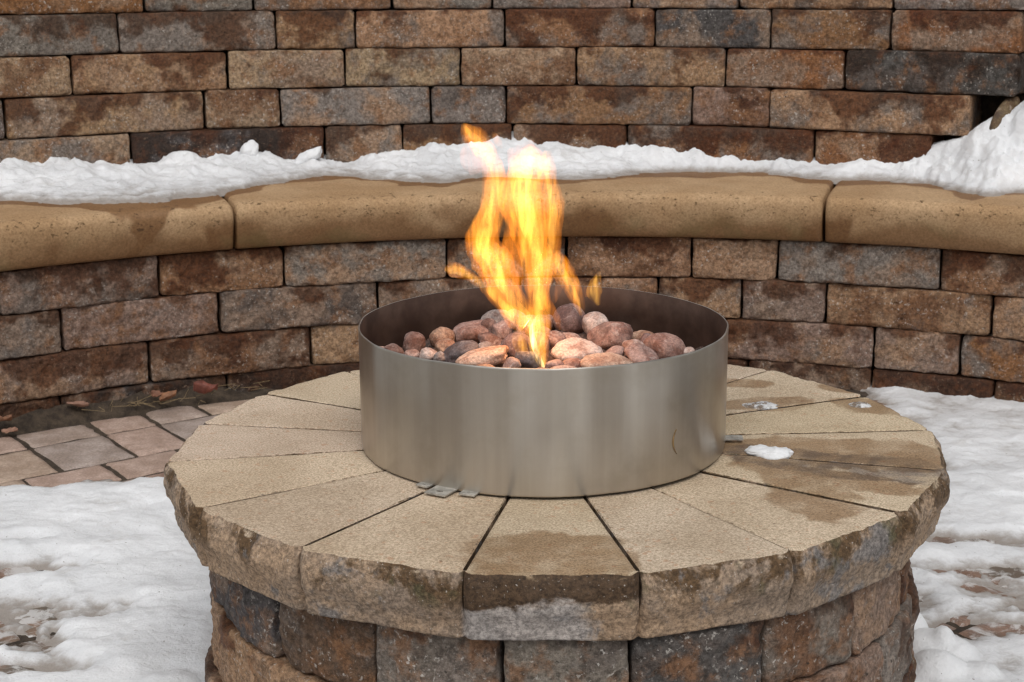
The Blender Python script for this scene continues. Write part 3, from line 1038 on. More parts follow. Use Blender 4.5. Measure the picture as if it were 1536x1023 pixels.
for i in range(n):
    for j in range(m_):
        a, b_ = i * m_ + j, ((i + 1) % n) * m_ + j
        a2, b2 = i * m_ + (j + 1) % m_, ((i + 1) % n) * m_ + (j + 1) % m_
        F.append((a, b_, b2, a2))
        MI.append(1 if j >= 9 else 0)
mesh_obj('band', V, F, None, ring, mats=[M_STEEL, M_SOOT], midx=MI)


def tab(a, w_, l_, hole):
    V, F = [], []
    r0 = 0.300
    t = 0.0022
    N = 16
    # plate with a real slot: outer rectangle and inner hole loops joined
    outer, inner = [], []
    for i in range(N):
        q = 2 * math.pi * i / N
        cx, cy = math.cos(q), math.sin(q)
        m = max(abs(cx), abs(cy))
        outer.append((w_ / 2 * cx / m, l_ / 2 * cy / m))
        inner.append((hole[0] * cx, hole[1] * cy + l_ * 0.12))
    for z in (0, t):
        for p in outer + inner:
            V.append((p[0], -p[1], z))
    for i in range(N):
        j = (i + 1) % N
        F.append((2 * N + i, 2 * N + j, 3 * N + j, 3 * N + i))
        F.append((i, N + i, N + j, j))
        F.append((i, j, 2 * N + j, 2 * N + i))
        F.append((N + i, 3 * N + i, 3 * N + j, N + j))
    rr = r0 + l_ / 2
    o = mesh_obj('mounting_tab', V, F, M_TAB, ring, shade=False, loc=(math.sin(R(a)) * rr, -math.cos(R(a)) * rr, 0.0006), rot=(0, 0, R(a)))
    return o


tab(-29.0, 0.036, 0.038, (0.006, 0.004))
tab(-21.2, 0.026, 0.020, (0.003, 0.002))
tab(-36.0, 0.022, 0.018, (0.003, 0.002))
tab(88.5, 0.022, 0.034, (0.003, 0.006))
# curved rust mark on the front of the band
V, F = [], []
for i in range(9):
    q = i / 8
    a = R(40.0 + 1.4 * (2 * q - 1) ** 2 + 0.4 * q)
    hw = 0.0009 * math.sin(math.pi * min(1, q * 0.9 + 0.1)) + 0.0003
    for sgn in (-1, 1):
        aa = a + sgn * hw / 0.306
        V.append((0.3070 * math.sin(aa), -0.3070 * math.cos(aa), 0.044 + 0.040 * (1 - q)))
    for sgn in (-1, 1):
        aa = a + sgn * hw / 0.306
        V.append((0.3040 * math.sin(aa), -0.3040 * math.cos(aa), 0.044 + 0.040 * (1 - q)))
for i in range(8):
    a = i * 4
    for p, q in ((0, 1), (1, 3), (3, 2), (2, 0)):
        F.append((a + p, a + q, a + 4 + q, a + 4 + p))
mesh_obj('rust_scratch', V, F, M_RUST, ring)

# ------------------------------------------------------------------ rocks in the ring
import bmesh


def ico(sub):
    bm = bmesh.new()
    bmesh.ops.create_icosphere(bm, subdivisions=sub, radius=1)
    V = np.array([v.co[:] for v in bm.verts])
    F = [tuple(v.index for v in f.verts) for f in bm.faces]
    bm.free()
    return V, F


IV, IF = ico(4)


def pebble(rx, ry, rz, seed, angular=0.5):
    rs = np.random.RandomState(seed)
    D = IV.copy()
    rad = np.ones(len(D))
    # cut by random soft planes: worn facets
    for _ in range(9):
        nrm = rs.normal(size=3)
        nrm /= np.linalg.norm(nrm)
        h = rs.uniform(0.72, 0.95)
        dp_ = D @ nrm
        lim = np.where(dp_ > 1e-3, h / np.maximum(dp_, 1e-3), 9)
        k = 18.0 / (0.4 + (1 - angular))
        rad = -np.log(np.exp(-k * rad) + np.exp(-k * lim)) / k
    rad = rad + 0.085 * fbm(D * 1.3 + seed * 3.7, 3) + 0.016 * fbm(D * 7 + seed, 3, 0.6)
    W = D * rad[:, None]
    W /= np.abs(W).max(0)
    return W * np.array([rx, ry, rz])


RC = {'brown': (0.20, 0.125, 0.105), 'pink': (0.40, 0.285, 0.245), 'pale': (0.52, 0.415, 0.37), 'red': (0.29, 0.180, 0.150), 'orange': (0.36, 0.225, 0.155),
      'tan': (0.50, 0.35, 0.265), 'grey': (0.24, 0.20, 0.185), 'char': (0.12, 0.105, 0.11), 'plum': (0.22, 0.145, 0.135), 'rose': (0.34, 0.225, 0.195)}
# x, y, z, rx, rz, roll (deg), colour, soot, label
ROCKS = [
    (-0.221, 0.044, 0.606, 0.0204, 0.0181, 25, 'brown', .6, 'dark brown peaked rock standing alone against the left inside of the ring'),
    (-0.249, 0.006, 0.604, 0.0156, 0.0101, -10, 'brown', .3, 'low brown rock beside the tiny pink one at the far left rim'),
    (-0.268, 0.014, 0.602, 0.0112, 0.0056, -20, 'pink', 0, 'tiny pink rock end closest to the left rim of the ring'),
    (-0.218, -0.036, 0.606, 0.0137, 0.0093, 10, 'pink', .1, 'small pinkish rock tucked below the dark peaked rock at left'),
    (-0.189, -0.045, 0.608, 0.0131, 0.0137, 70, 'pale', 0, 'small pale pink egg-shaped rock, lightest at the left of the pile'),
    (-0.174, 0.074, 0.609, 0.0206, 0.0194, 40, 'orange', .5, 'round orange-brown rock with a dark side behind the left pile'),
    (-0.164, 0.005, 0.611, 0.0167, 0.0111, 15, 'orange', 0, 'smooth plain orange rock under the round orange-brown one'),
    (-0.168, -0.067, 0.609, 0.0097, 0.0097, 0, 'grey', .2, 'small drab rock between the pale egg and the charcoal rock'),
    (-0.136, -0.054, 0.612, 0.0300, 0.0165, 20, 'char', .5, 'long charcoal grey rock lying left of the big tan wedge'),
    (-0.127, 0.150, 0.606, 0.0309, 0.0155, 12, 'rose', .2, 'rose red rock lying on top of the speckled oblong at upper left'),
    (-0.125, 0.077, 0.614, 0.0290, 0.0160, 10, 'red', .25, 'red mottled oblong rock with a grey left end'),
    (-0.097, 0.145, 0.609, 0.0151, 0.0163, 0, 'brown', .2, 'stubby brown rock behind the red oblong rocks'),
    (-0.080, 0.215, 0.604, 0.0305, 0.0200, 8, 'grey', .2, 'big grey speckled rock at the back of the pile left of the flame'),
    (-0.086, 0.022, 0.611, 0.0256, 0.0144, -25, 'brown', .1, 'smooth brown rock leaning over a small grey one'),
    (-0.095, -0.012, 0.611, 0.0155, 0.0111, 0, 'grey', .1, 'small grey rock under the leaning brown one'),
    (-0.099, -0.088, 0.613, 0.0415, 0.0155, 14, 'tan', .1, 'long tan wedge-shaped rock at the front left of the pile'),
    (-0.093, -0.136, 0.609, 0.0169, 0.0068, 0, 'orange', .1, 'low brown-orange rock under the tan wedge'),
    (-0.072, 0.107, 0.613, 0.0183, 0.0183, 30, 'rose', .1, 'round rose rock beside the foot of the flame on its left'),
    (-0.043, -0.006, 0.614, 0.0236, 0.0215, 20, 'plum', .4, 'round plum dark rock left of the flame core'),
    (-0.050, -0.122, 0.611, 0.0130, 0.0120, 50, 'pink', 0, 'small pink rock right of the tan wedge at the front'),
    (-0.025, -0.094, 0.612, 0.0205, 0.0160, -10, 'char', .3, 'domed grey-brown rock at the front where the flame starts'),
    (-0.021, -0.160, 0.609, 0.0160, 0.0073, 0, 'pale', 0, 'pale sliver of rock at the front lip below the domed one'),
    (-0.010, 0.010, 0.612, 0.0195, 0.0210, 0, 'plum', .5, 'dark reddish rock straight behind the white flame core'),
    (-0.025, 0.150, 0.611, 0.0230, 0.0180, 10, 'rose', .2, 'pink rock seen through the middle of the flame'),
    (-0.050, 0.255, 0.600, 0.0230, 0.0160, -8, 'grey', .2, 'rearmost grey rock at the back centre of the ring'),
    (0.019, 0.025, 0.614, 0.0167, 0.0187, 60, 'red', .4, 'red speckled upright rock just right of the flame core'),
    (0.047, 0.200, 0.612, 0.0255, 0.0290, 70, 'plum', .35, 'big dark speckled round rock at the back right of the flame'),
    (0.091, 0.155, 0.611, 0.0228, 0.0225, 75, 'pale', .1, 'pale blunt upright rock below the small right flame'),
    (0.115, 0.057, 0.616, 0.0380, 0.0215, 12, 'red', .5, 'large brown-red oblong rock right of the flame'),
    (0.044, 0.040, 0.615, 0.0200, 0.0108, -10, 'pink', .1, 'pink rock peeping over the big pale oblong'),
    (0.052, -0.045, 0.614, 0.0405, 0.0170, 0, 'pale', .15, 'big pale pink oblong rock right of the flame foot'),
    (0.048, -0.106, 0.609, 0.0170, 0.0100, 0, 'red', .3, 'small dark red rock under the big pale oblong'),
    (0.099, -0.122, 0.611, 0.0415, 0.0155, -6, 'tan', .05, 'long pale tan rock lying along the front right rim'),
    (0.115, -0.050, 0.611, 0.0190, 0.0118, 20, 'rose', .2, 'small rose rock between the two pale oblongs'),
    (0.149, -0.022, 0.611, 0.0180, 0.0195, 40, 'pink', .15, 'grey-pink rock standing left of the banded one'),
    (0.160, -0.066, 0.610, 0.0285, 0.0158, -22, 'rose', .2, 'streaked pink-red rock sloping down to the right front rim'),
    (0.174, 0.041, 0.610, 0.0145, 0.0123, 30, 'plum', .2, 'small purplish rock leaning on the banded rock'),
    (0.169, 0.088, 0.607, 0.0217, 0.0102, 0, 'orange', .4, 'low orange-brown rock behind the banded one'),
    (0.202, 0.006, 0.608, 0.0338, 0.0215, -15, 'red', .05, 'angular red rock with pale bands at the far right of the pile'),
    (0.240, -0.005, 0.603, 0.0110, 0.0082, 0, 'pale', 0, 'tiny pale rock at the right end of the pile'),
    (0.019, -0.120, 0.609, 0.0155, 0.0100, 0, 'rose', .1, 'little rose rock right of the flame foot at the front'),
    (0.030, -0.158, 0.609, 0.0255, 0.0092, 0, 'pink', 0, 'low pale pink rock against the front centre lip'),
    (-0.003, -0.141, 0.606, 0.0100, 0.0070, 0, 'plum', .2, 'smallest dark rock at the flame foot'),
    (-0.004, 0.070, 0.611, 0.0177, 0.0177, 0, 'plum', .5, 'sooty rock behind the yellow flame'),
    (0.002, 0.206, 0.604, 0.0215, 0.0170, 0, 'char', .5, 'sooty grey rock behind the flame at the back'),
]
for i, (x, y, z, rx, rz, roll, cn, soot, lab) in enumerate(ROCKS):
    ang = 0.85 if ('angular' in lab or 'wedge' in lab) else 0.68
    V = pebble(rx * 1.12, (rx * 0.55 + rz * 0.55) * 1.1, rz * 1.14, 100 + i, ang)
    o = mesh_obj('rock', V, IF, M_ROCK, loc=(x, y, z), rot=(R(rnd.uniform(-12, 12)), R(-roll), R(rnd.uniform(-14, 14))))
    c = RC[cn]
    k = rnd.uniform(1.12, 1.35)
    o.color = (c[0] * k, c[1] * k, c[2] * k, soot)
    tag(o, lab, 'rock', 'rocks heaped inside the fire ring')

# dark bed of small lava gravel beneath the rocks
rr = np.linspace(0.0, 0.3005, 46)
aa = np.linspace(0, 2 * math.pi, 141)[:-1]
V, F = [], []
for r_ in rr:
    for a in aa:
        V.append((r_ * math.sin(a), -r_ * math.cos(a), 0.603 - 0.35 * r_ * r_))
V = np.array(V)
V[:, 2] += 0.011 * fbm(np.c_[V * 42], 3) + 0.004 * fbm(np.c_[V * 140], 2)
na = len(aa)
for i in range(len(rr) - 1):
    for j in range(na):
        a, b_ = i * na + j, i * na + (j + 1) % na
        F.append((a, b_, b_ + na, a + na))
M_GRAV = soil_mat('lava_gravel', (0.08, 0.055, 0.047), (0.22, 0.14, 0.115), 70.0)
tag(mesh_obj('gravel_bed', V, F, M_GRAV), 'dark reddish gravel showing between the rocks in the ring', 'gravel', kind='stuff')

# ------------------------------------------------------------------ flame
FL = {
 'tall': [(0.005, 0.59, 0.0021), (-0.003, 0.615, 0.0043), (-0.012, 0.641, 0.0069), (-0.02, 0.672, 0.0103), (-0.044, 0.7, 0.0129), (-0.065, 0.733, 0.0154), (-0.081, 0.772, 0.018), (-0.098, 0.799, 0.0171), (-0.089, 0.831, 0.0154), (-0.078, 0.869, 0.012), (-0.074, 0.903, 0.0111), (-0.082, 0.932, 0.0094), (-0.101, 0.961, 0.0103), (-0.117, 0.98, 0.0077), (-0.125, 0.991, 0.0021)],
 'arm': [(-0.027, 0.672, 0.0094), (-0.05, 0.689, 0.0094), (-0.069, 0.709, 0.0073), (-0.09, 0.733, 0.0056), (-0.113, 0.752, 0.0051), (-0.134, 0.763, 0.0073), (-0.147, 0.764, 0.0064), (-0.156, 0.762, 0.0017)],
 'main': [(0.003, 0.601, 0.0026), (-0.001, 0.632, 0.006), (-0.004, 0.672, 0.0115), (-0.008, 0.715, 0.0135), (-0.01, 0.759, 0.015), (-0.016, 0.801, 0.0171), (-0.026, 0.844, 0.0236), (-0.034, 0.882, 0.0236), (-0.028, 0.911, 0.0193), (-0.022, 0.936, 0.0146), (-0.02, 0.955, 0.0026)],
 'right': [(-0.003, 0.689, 0.0043), (0.003, 0.733, 0.0077), (0.009, 0.776, 0.0086), (0.014, 0.823, 0.0094), (0.016, 0.856, 0.0094), (0.009, 0.89, 0.0086), (0.006, 0.919, 0.0086), (0.006, 0.944, 0.0034)],
 'lowr': [(0.063, 0.672, 0.0026), (0.058, 0.689, 0.006), (0.045, 0.72, 0.0086), (0.031, 0.746, 0.0103), (0.024, 0.767, 0.0094), (0.022, 0.784, 0.0026)],
 'strand': [(0.027, 0.65, 0.0017), (0.022, 0.672, 0.0039), (0.012, 0.691, 0.0051), (0.003, 0.715, 0.0034), (-0.003, 0.741, 0.0013)],
 'strand2': [(0.009, 0.685, 0.0017), (0.022, 0.707, 0.0034), (0.026, 0.728, 0.0034), (0.021, 0.758, 0.0017)],
 'tip': [(-0.065, 0.949, 0.0017), (-0.071, 0.957, 0.0051), (-0.077, 0.967, 0.0039), (-0.08, 0.974, 0.0013)],
 'small': [(0.095, 0.660, 0.003), (0.087, 0.680, 0.0085), (0.088, 0.698, 0.0075), (0.092, 0.712, 0.0045), (0.095, 0.724, 0.0013)],
 'small2': [(0.074, 0.678, 0.0013), (0.071, 0.694, 0.0043), (0.072, 0.704, 0.0013)],
 'core': [(0.006, 0.59, 0.0017), (0.0, 0.608, 0.0039), (-0.01, 0.628, 0.0056), (-0.018, 0.65, 0.0064), (-0.018, 0.667, 0.0051), (-0.012, 0.685, 0.0017)],
 'lowl': [(-0.025, 0.617, 0.0013), (-0.034, 0.637, 0.0043), (-0.038, 0.654, 0.0043), (-0.035, 0.676, 0.0017)],
 'mid': [(-0.039, 0.707, 0.0026), (-0.041, 0.733, 0.0043), (-0.048, 0.763, 0.0094), (-0.052, 0.793, 0.0111), (-0.054, 0.827, 0.0043), (-0.058, 0.848, 0.0017)],
 'loop': [(-0.022, 0.72, 0.0017), (-0.031, 0.759, 0.0051), (-0.029, 0.793, 0.0069), (-0.022, 0.823, 0.0043), (-0.02, 0.844, 0.0017)],
 'wisp': [(-0.016, 0.70, 0.002), (-0.0144, 0.719, 0.003), (-0.008, 0.775, 0.0042), (-0.004, 0.822, 0.0045), (-0.008, 0.866, 0.0015)],
 'wisp2': [(-0.029, 0.745, 0.0015), (-0.031, 0.78, 0.004), (-0.031, 0.81, 0.0045), (-0.032, 0.853, 0.0012)],
 'glow': [(-0.037, 0.89, 0.0043), (-0.032, 0.915, 0.0193), (-0.024, 0.936, 0.0214), (-0.02, 0.953, 0.0086), (-0.02, 0.961, 0.0021)],
 'glow2': [(-0.061, 0.903, 0.0017), (-0.086, 0.924, 0.0111), (-0.111, 0.932, 0.0146), (-0.128, 0.932, 0.0086), (-0.134, 0.932, 0.0017)],
}
FY = -0.09
flame = thing('flame', 'orange and yellow gas flame leaping from the rocks', 'flame', (0, FY, 0.60))


def spline(P, n):
    P = np.array(P)
    t = np.linspace(0, len(P) - 1, n)
    out = []
    for q in t:
        i = min(int(q), len(P) - 2)
        f = q - i
        p0, p1, p2, p3 = P[max(i - 1, 0)], P[i], P[i + 1], P[min(i + 2, len(P) - 1)]
        out.append(0.5 * (2 * p1 + (p2 - p0) * f + (2 * p0 - 5 * p1 + 4 * p2 - p3) * f ** 2 + (3 * p1 - p0 - 3 * p2 + p3) * f ** 3))
    out = np.array(out)
    out[:, -1] = np.maximum(out[:, -1], 0.0022)
    return out


def tongue(pts, mat, scale, yo, seed, name='tongue', flat=1.0, parent=None):
    n = max(24, len(pts) * 7)
    S = spline(pts, n)
    m = 20
    V, F = [], []
    yw = yo + 0.012 * np.sin(np.linspace(0, 4, n) + seed)
    for i in range(n):
        tx, tz = S[min(i + 1, n - 1), :2] - S[max(i - 1, 0), :2]
        L = math.hypot(tx, tz) or 1
        nx, nz = tz / L, -tx / L
        for j in range(m):
            a = 2 * math.pi * j / m
            rr = S[i, 2] * scale
            V.append((S[i, 0] + nx * math.cos(a) * rr, yw[i] + math.sin(a) * rr * flat, S[i, 1] + nz * math.cos(a) * rr))
    V = np.array(V)
    dn = fbm(np.c_[V[:, 0] * 40 + seed, V[:, 1] * 40, V[:, 2] * 16], 3)
    ctr = np.repeat(np.c_[S[:, 0], yw, S[:, 1]], m, axis=0)
    V = ctr + (V - ctr) * (1 + 0.34 * dn)[:, None]
    for i in range(n - 1):
        for j in range(m):
            a, b_ = i * m + j, i * m + (j + 1) % m
            F.append((a, b_, b_ + m, a + m))
    F.append(tuple(reversed(range(m))))
    F.append(tuple(range((n - 1) * m, n * m)))
    o = mesh_obj(name, V - np.array([0, 0, 0.60]), F, mat, parent or flame)
    md = o.modifiers.new('clean', 'REMESH')            # one closed skin, no folds
    md.mode = 'VOXEL'
    md.voxel_size = 0.0018
    md.use_smooth_shade = True
    return o


for i, (k, mo, so, inner, yo) in enumerate([
        ('tall', M_FL_OUT, 1.36, (M_FL_IN, 0.48), 0.0), ('arm', M_FL_OUT, 1.35, (M_FL_IN, 0.75), -0.012), ('main', M_FL_OUT, 1.2, (M_FL_IN, 0.55), 0.016),
        ('right', M_FL_OUT, 1.35, (M_FL_IN, 0.5), 0.03), ('lowr', M_FL_OUT, 1.35, (M_FL_IN, 0.5), 0.05), ('strand', M_FL_OUT, 1.1, None, 0.04),
        ('strand2', M_FL_DIM, 1.4, None, 0.07), ('tip', M_FL_OUT, 1.0, None, 0.03), ('small', M_FL_MID, 1.25, (M_FL_IN, 0.8), 0.18),
        ('small2', M_FL_DIM, 1.3, None, 0.17), ('core', M_FL_IN, 1.25, (M_FL_HOT, 0.7), -0.02), ('lowl', M_FL_MID, 1.9, (M_FL_IN, 0.5), -0.02),
        ('mid', M_FL_OUT, 1.35, None, 0.03), ('loop', M_FL_OUT, 1.1, None, -0.03), ('wisp', M_FL_IN, 1.0, None, -0.025), ('wisp2', M_FL_IN, 1.0, None, -0.02), ('glow', M_FL_GLOW, 1.15, None, 0.05), ('glow2', M_FL_GLOW, 1.25, None, 0.04)]):
    t = tongue(FL[k], mo, so * 1.32, yo, i * 1.7, 'tongue', 0.9)
    if inner:
        if k not in ('core', 'small'):
            tongue(FL[k], M_FL_MID, so * 1.05, yo + 0.004, i * 1.7 + 0.5, 'sheet', 0.8, t)
        tongue(FL[k], inner[0], so * inner[1], yo, i * 1.7, 'hot_core', 1.0, t)

# the flame lights the rocks a little
ld = bpy.data.lights.new('flame_light', 'POINT')
ld.energy = 0.6
ld.color = (1.0, 0.45, 0.14)
ld.shadow_soft_size = 0.05
lo = bpy.data.objects.new('flame_light', ld)
COL.objects.link(lo)
lo.location = (-0.02, FY - 0.0, 0.72)

# ------------------------------------------------------------------ snow
def snow_obj(name, V, F, D, label, kind='stuff', cat='snow', parent=None):
    o = mesh_obj(name, V, F, M_SNOW)
    at = o.data.attributes.new('depth', 'FLOAT', 'POINT')
    at.data.foreach_set('value', np.asarray(D, dtype=np.float32))
    tag(o, label, cat, kind=kind)
    return o


# patio snow: a height field that dives under the paving where it has melted
gx = np.linspace(-1.75, 1.75, 440)
gy = np.linspace(-0.7, 2.12, 350)
X, Y = np.meshgrid(gx, gy, indexing='ij')
x, y = X.ravel(), Y.ravel()
Q = np.c_[x, y, 0 * x]
n_big = fbm(Q * 2.2 + 3, 4)
n_mid = fbm(Q * 8.0 + 11, 4, 0.55)
n_fin = fbm(Q * 30.0 + 5, 3, 0.55)
ed = np.interp(x, [-1.75, -1.317, -1.26, -1.198, -1.11, -0.94, -0.6], [1.05, 1.035, 1.06, 1.052, 1.085, 1.115, 1.20])
d_left = ed - y + 0.035 * fbm(Q * 9.0 + 33, 6, 0.6)
left = smooth(-0.02, 0.09, d_left) * 0.026 - 0.014 * (d_left < 0)
rt_edge = 0.95 + 0.02 * (1.85 - y)
d_right = x - rt_edge + 0.03 * n_mid
right = np.where(y > 0.95, smooth(-0.02, 0.10, d_right) * (0.010 + 0.014 * smooth(1.55, 1.0, y)) - 0.014 * (d_right < 0), -0.014)
fade = smooth(1.25, 0.75, y)
h = np.where(x < 0.2, left, np.maximum(right, -0.014))
rlow = 0.0185 + 0.0 * x
h = np.where(x >= 0.2, np.maximum(right, np.where(y < 1.15, rlow * smooth(0.2, 0.4, x), -0.014)), h)
h = h + 0.007 * n_big + 0.009 * fbm(Q * 6.0 + 60, 7, 0.58) - 0.006 * np.clip(fbm(Q * 11.0 + 77, 6, 0.6), 0, 1)
# banked against the wall on the right
h += np.where(x > 0.2, 0.004 * smooth(2.30, 2.56, np.hypot(x - CB[0], y - CB[1]) + 0.06 * n_mid) * smooth(0.85, 1.1, x), 0)


def patch(cx, cy, rx, ry, k, nz=0.6):
    d = np.hypot((x - cx) / rx, (y - cy) / ry) + nz * (n_mid * 0.9 + n_fin * 0.45)
    return -k * 0.58 * smooth(1.8, 0.3, d)


for q in ((-1.13, 0.52, .13, .05, .045), (-1.06, 0.29, .17, .07, .045), (-1.02, 0.16, .16, .04, .04), (-0.95, 0.05, .10, .05, .04), (-1.2, .66, .1, .025, .03)):
    h += 1.2 * patch(*q)
for q in ((0.93, 0.70, .14, .035, .035), (0.80, 0.54, .10, .03, .03), (0.90, 0.42, .16, .07, .030), (0.95, 0.24, .18, .05, .032), (0.74, 0.36, .06, .07, .03),
          (1.02, 0.52, .14, .035, .03), (1.05, .33, .1, .05, .03), (1.0, 0.0, .14, .04, .025), (0.80, .24, .08, .03, .025)):
    h += 0.86 * patch(*q)
for (cx, cy, r_, hh) in ((0.685, 0.20, 0.035, 0.075), (0.70, 0.12, 0.045, 0.085), (0.745, 0.10, 0.04, 0.065), (0.69, 0.03, 0.05, 0.08), (0.77, 0.02, 0.035, 0.05),
                         (0.675, 0.28, 0.03, 0.05), (-0.66, -0.05, 0.06, 0.03)):
    d = np.hypot(x - cx, y - cy) / r_ + 0.25 * n_mid
    h = np.maximum(h, h + 0.48 * hh * (1 + 0.35 * n_mid) * np.clip(1 - d * d, 0, 1) ** 0.8)
h = np.where(np.hypot(x, y) < 0.42, -0.05, h)
h = np.where(np.hypot(x - CB[0], y - CB[1]) > 2.62, np.minimum(h, 0.12), h)
dep = h - 0.001
hc = np.maximum(h, -0.02)
V, F = grid_mesh(gx, gy, hc.reshape(X.shape))
keep = (hc[F] > -0.006).any(1)
F = F[keep]
fx = np.linspace(-4.5, 4.5, 150)  # added snow sectors behind the camera, shaped to band the ring's reflection
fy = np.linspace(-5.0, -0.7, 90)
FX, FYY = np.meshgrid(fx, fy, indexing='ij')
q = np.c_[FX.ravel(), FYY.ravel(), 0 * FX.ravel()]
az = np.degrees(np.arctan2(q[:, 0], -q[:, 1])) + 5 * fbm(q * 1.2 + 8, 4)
refl_bands = np.maximum.reduce([smooth(6, 2, np.abs(az + 11)), smooth(9, 4, np.abs(az - 23)), smooth(38, 46, az), 0.8 * smooth(-84, -95, az)])
fh = (refl_bands - 0.45) * 0.05 + 0.008 * fbm(q * 5 + 2, 5)
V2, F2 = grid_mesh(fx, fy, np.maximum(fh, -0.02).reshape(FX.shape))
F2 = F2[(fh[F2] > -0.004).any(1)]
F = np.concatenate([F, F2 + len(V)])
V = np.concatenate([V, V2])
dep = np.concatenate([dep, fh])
snow_obj('snow_cover_and_reflector', V, F, dep, 'patchy old snow lying over the patio paving around the pit, plus added unseen snow bands shaped for the ring reflection')

# snow along the seat, against the foot of the tall wall (angles about the bench centre)
fa = SNOW_EDGE
ta = [(-40, .655), (-34.1, 0.656), (-31.4, 0.647), (-29.7, 0.663), (-27.9, 0.633), (-25.3, 0.63), (-23.8, 0.622), (-21.9, 0.651), (-20.0, 0.643), (-17.9, 0.637), (-15.4, 0.639),
      (-13.9, 0.611), (-10.6, 0.611), (-8.3, 0.617), (-5.3, 0.637), (-2.7, 0.657), (1.7, 0.671), (4.6, 0.657), (7.6, 0.645), (10.5, 0.66), (13.4, 0.658), (15.9, 0.648),
      (19.0, 0.627), (19.8, 0.635), (22.7, 0.626), (24.8, 0.622), (27.4, 0.64), (30.0, 0.667), (31.2, 0.690), (33.4, 0.72), (34.2, 0.77), (36.3, 0.80), (37.5, 0.87), (40, 0.95), (44, 1.02)]
tt = np.linspace(-42, 42, 620)
ss_ = np.linspace(0, 1, 64)
A, S_ = np.meshgrid(tt, ss_, indexing='ij')
a, s = A.ravel(), S_.ravel()
sa, ca = np.sin(np.radians(a)), np.cos(np.radians(a))
# where a ray from the bench centre meets the tall wall
ox, oy = CB[0] - CU[0], CB[1] - CU[1]
bq = ox * sa + oy * ca
wallr = -bq + np.sqrt(bq * bq - (ox * ox + oy * oy - (RU + 0.02) ** 2))
past = smooth(28.0, 38.0, a)
wallr = wallr + 0.30 * past
kern = np.exp(-0.5 * (np.arange(-20, 21) / 6.0) ** 2)
kern /= kern.sum()
fr_ = np.convolve(np.pad(np.interp(tt, *zip(*fa)), 20, mode='edge'), kern, 'valid').repeat(len(ss_))
fr_ = np.minimum(fr_, wallr - 0.10)
rho = fr_ - 0.05 + (wallr + 0.02 - fr_ + 0.05) * s
x = CB[0] + rho * sa
y = CB[1] + rho * ca
Q = np.c_[x, y, 0 * x]
n_mid = fbm(Q * 8.0 + 41, 4, 0.55)
n_fin = fbm(Q * 30.0 + 25, 3, 0.6)
dfront = rho - fr_ + 0.035 * fbm(Q * 9.0 + 70, 6, 0.6)
ua = np.degrees(np.arctan2(x - CU[0], y - CU[1]))
tq = np.linspace(-44, 46, 900)
tzs = np.convolve(np.pad(np.interp(tq, *zip(*ta)), 20, mode='edge'), kern, 'valid')
tz = np.interp(ua, tq, tzs) + 0.006
frac = np.clip(dfront / np.maximum(wallr - fr_, 0.05), 0, 1)
prof = np.clip(smooth(0, 0.05, dfront) * 0.010 + (np.maximum(tz - 0.586 - 0.012, 0.01)) * (smooth(0.12, 1.0, frac) * 0.8 + 0.2 * frac) ** (1.0 + 1.2 * smooth(29, 34, a)), 0, None)
prof = prof + smooth(0.0, 0.05, dfront) * (0.4 + 0.8 * frac) * (1 - 0.6 * past) * (0.014 * fbm(Q * 7.0 + 90, 7, 0.58) + 0.013 * fbm(Q * 17.0 + 20, 5, 0.6) * smooth(12, -4, a))
z = 0.5858 + np.where(dfront < 0, -0.012, prof)
V = np.c_[x, y, z]
nn = len(ss_)
ia = np.arange(len(tt) * nn).reshape(len(tt), nn)
F = np.stack([ia[:-1, :-1], ia[:-1, 1:], ia[1:, 1:], ia[1:, :-1]], -1).reshape(-1, 4)
F = F[:, ::-1]
F = F[((z[F] > 0.582)).any(1)]
snow_obj('snow_drift', V, F, (z - 0.5858) * 0.8 - 0.002, 'white snow drift along the bench seat at the foot of the tall wall')

# small separate lumps of snow
def lump(loc, size, seed, label, name='snow_lump', rot=(0, 0, 0), ang=0.7, group=None, cat='snow lump'):
    V = pebble(*size, seed, ang)
    V += ((0.24 if name == 'ice_chunk' else 0.12) * np.array(size).mean() * fbm(V / np.array(size).mean() * 2.2 + seed, 3))[:, None] * (V / np.linalg.norm(V, axis=1)[:, None])
    o = mesh_obj(name, V, IF, M_ICE if seed in (504, 505) else M_SNOW, loc=loc, rot=rot)
    at = o.data.attributes.new('depth', 'FLOAT', 'POINT')
    at.data.foreach_set('value', np.full(len(V), 0.013 if seed in (504, 505) else 0.04, dtype=np.float32))
    tag(o, label, cat, group)
    return o


def wallpt(deg, off):
    return CU[0] + (RU - off) * math.sin(R(deg)), CU[1] + (RU - off) * math.cos(R(deg))


px, py = wallpt(-17.05, 0.03)
lump((px, py, 0.652), (0.032, 0.026, 0.036), 501, 'rounded snow chunk standing up against the wall left of the flame', rot=(0, R(20), 0), group='loose snow chunks on the bench')
px, py = wallpt(-12.9, 0.03)
lump((px, py, 0.626), (0.058, 0.026, 0.024), 502, 'pointed sliver of snow leaning on the wall left of the flame', rot=(0, R(-30), 0), ang=0.9, group='loose snow chunks on the bench')
lump((0.370, -0.076, 0.452), (0.040, 0.030, 0.010), 503, 'biggest white ice chunk beside the steel mounting tab', 'ice_chunk', (0, 0, R(-22)), 0.9, 'ice bits on the pit capstones', 'ice')
lump((0.392, 0.205, 0.4495), (0.034, 0.026, 0.006), 504, 'half-melted translucent ice bit behind the steel ring at right', 'ice_chunk', (0, 0, R(10)), 0.9, 'ice bits on the pit capstones', 'ice')
lump((0.573, 0.207, 0.4495), (0.021, 0.016, 0.006), 505, 'thin round ice disc near the rear right edge of the capstones', 'ice_chunk', (0, 0, 0), 0.5, 'ice bits on the pit capstones', 'ice')

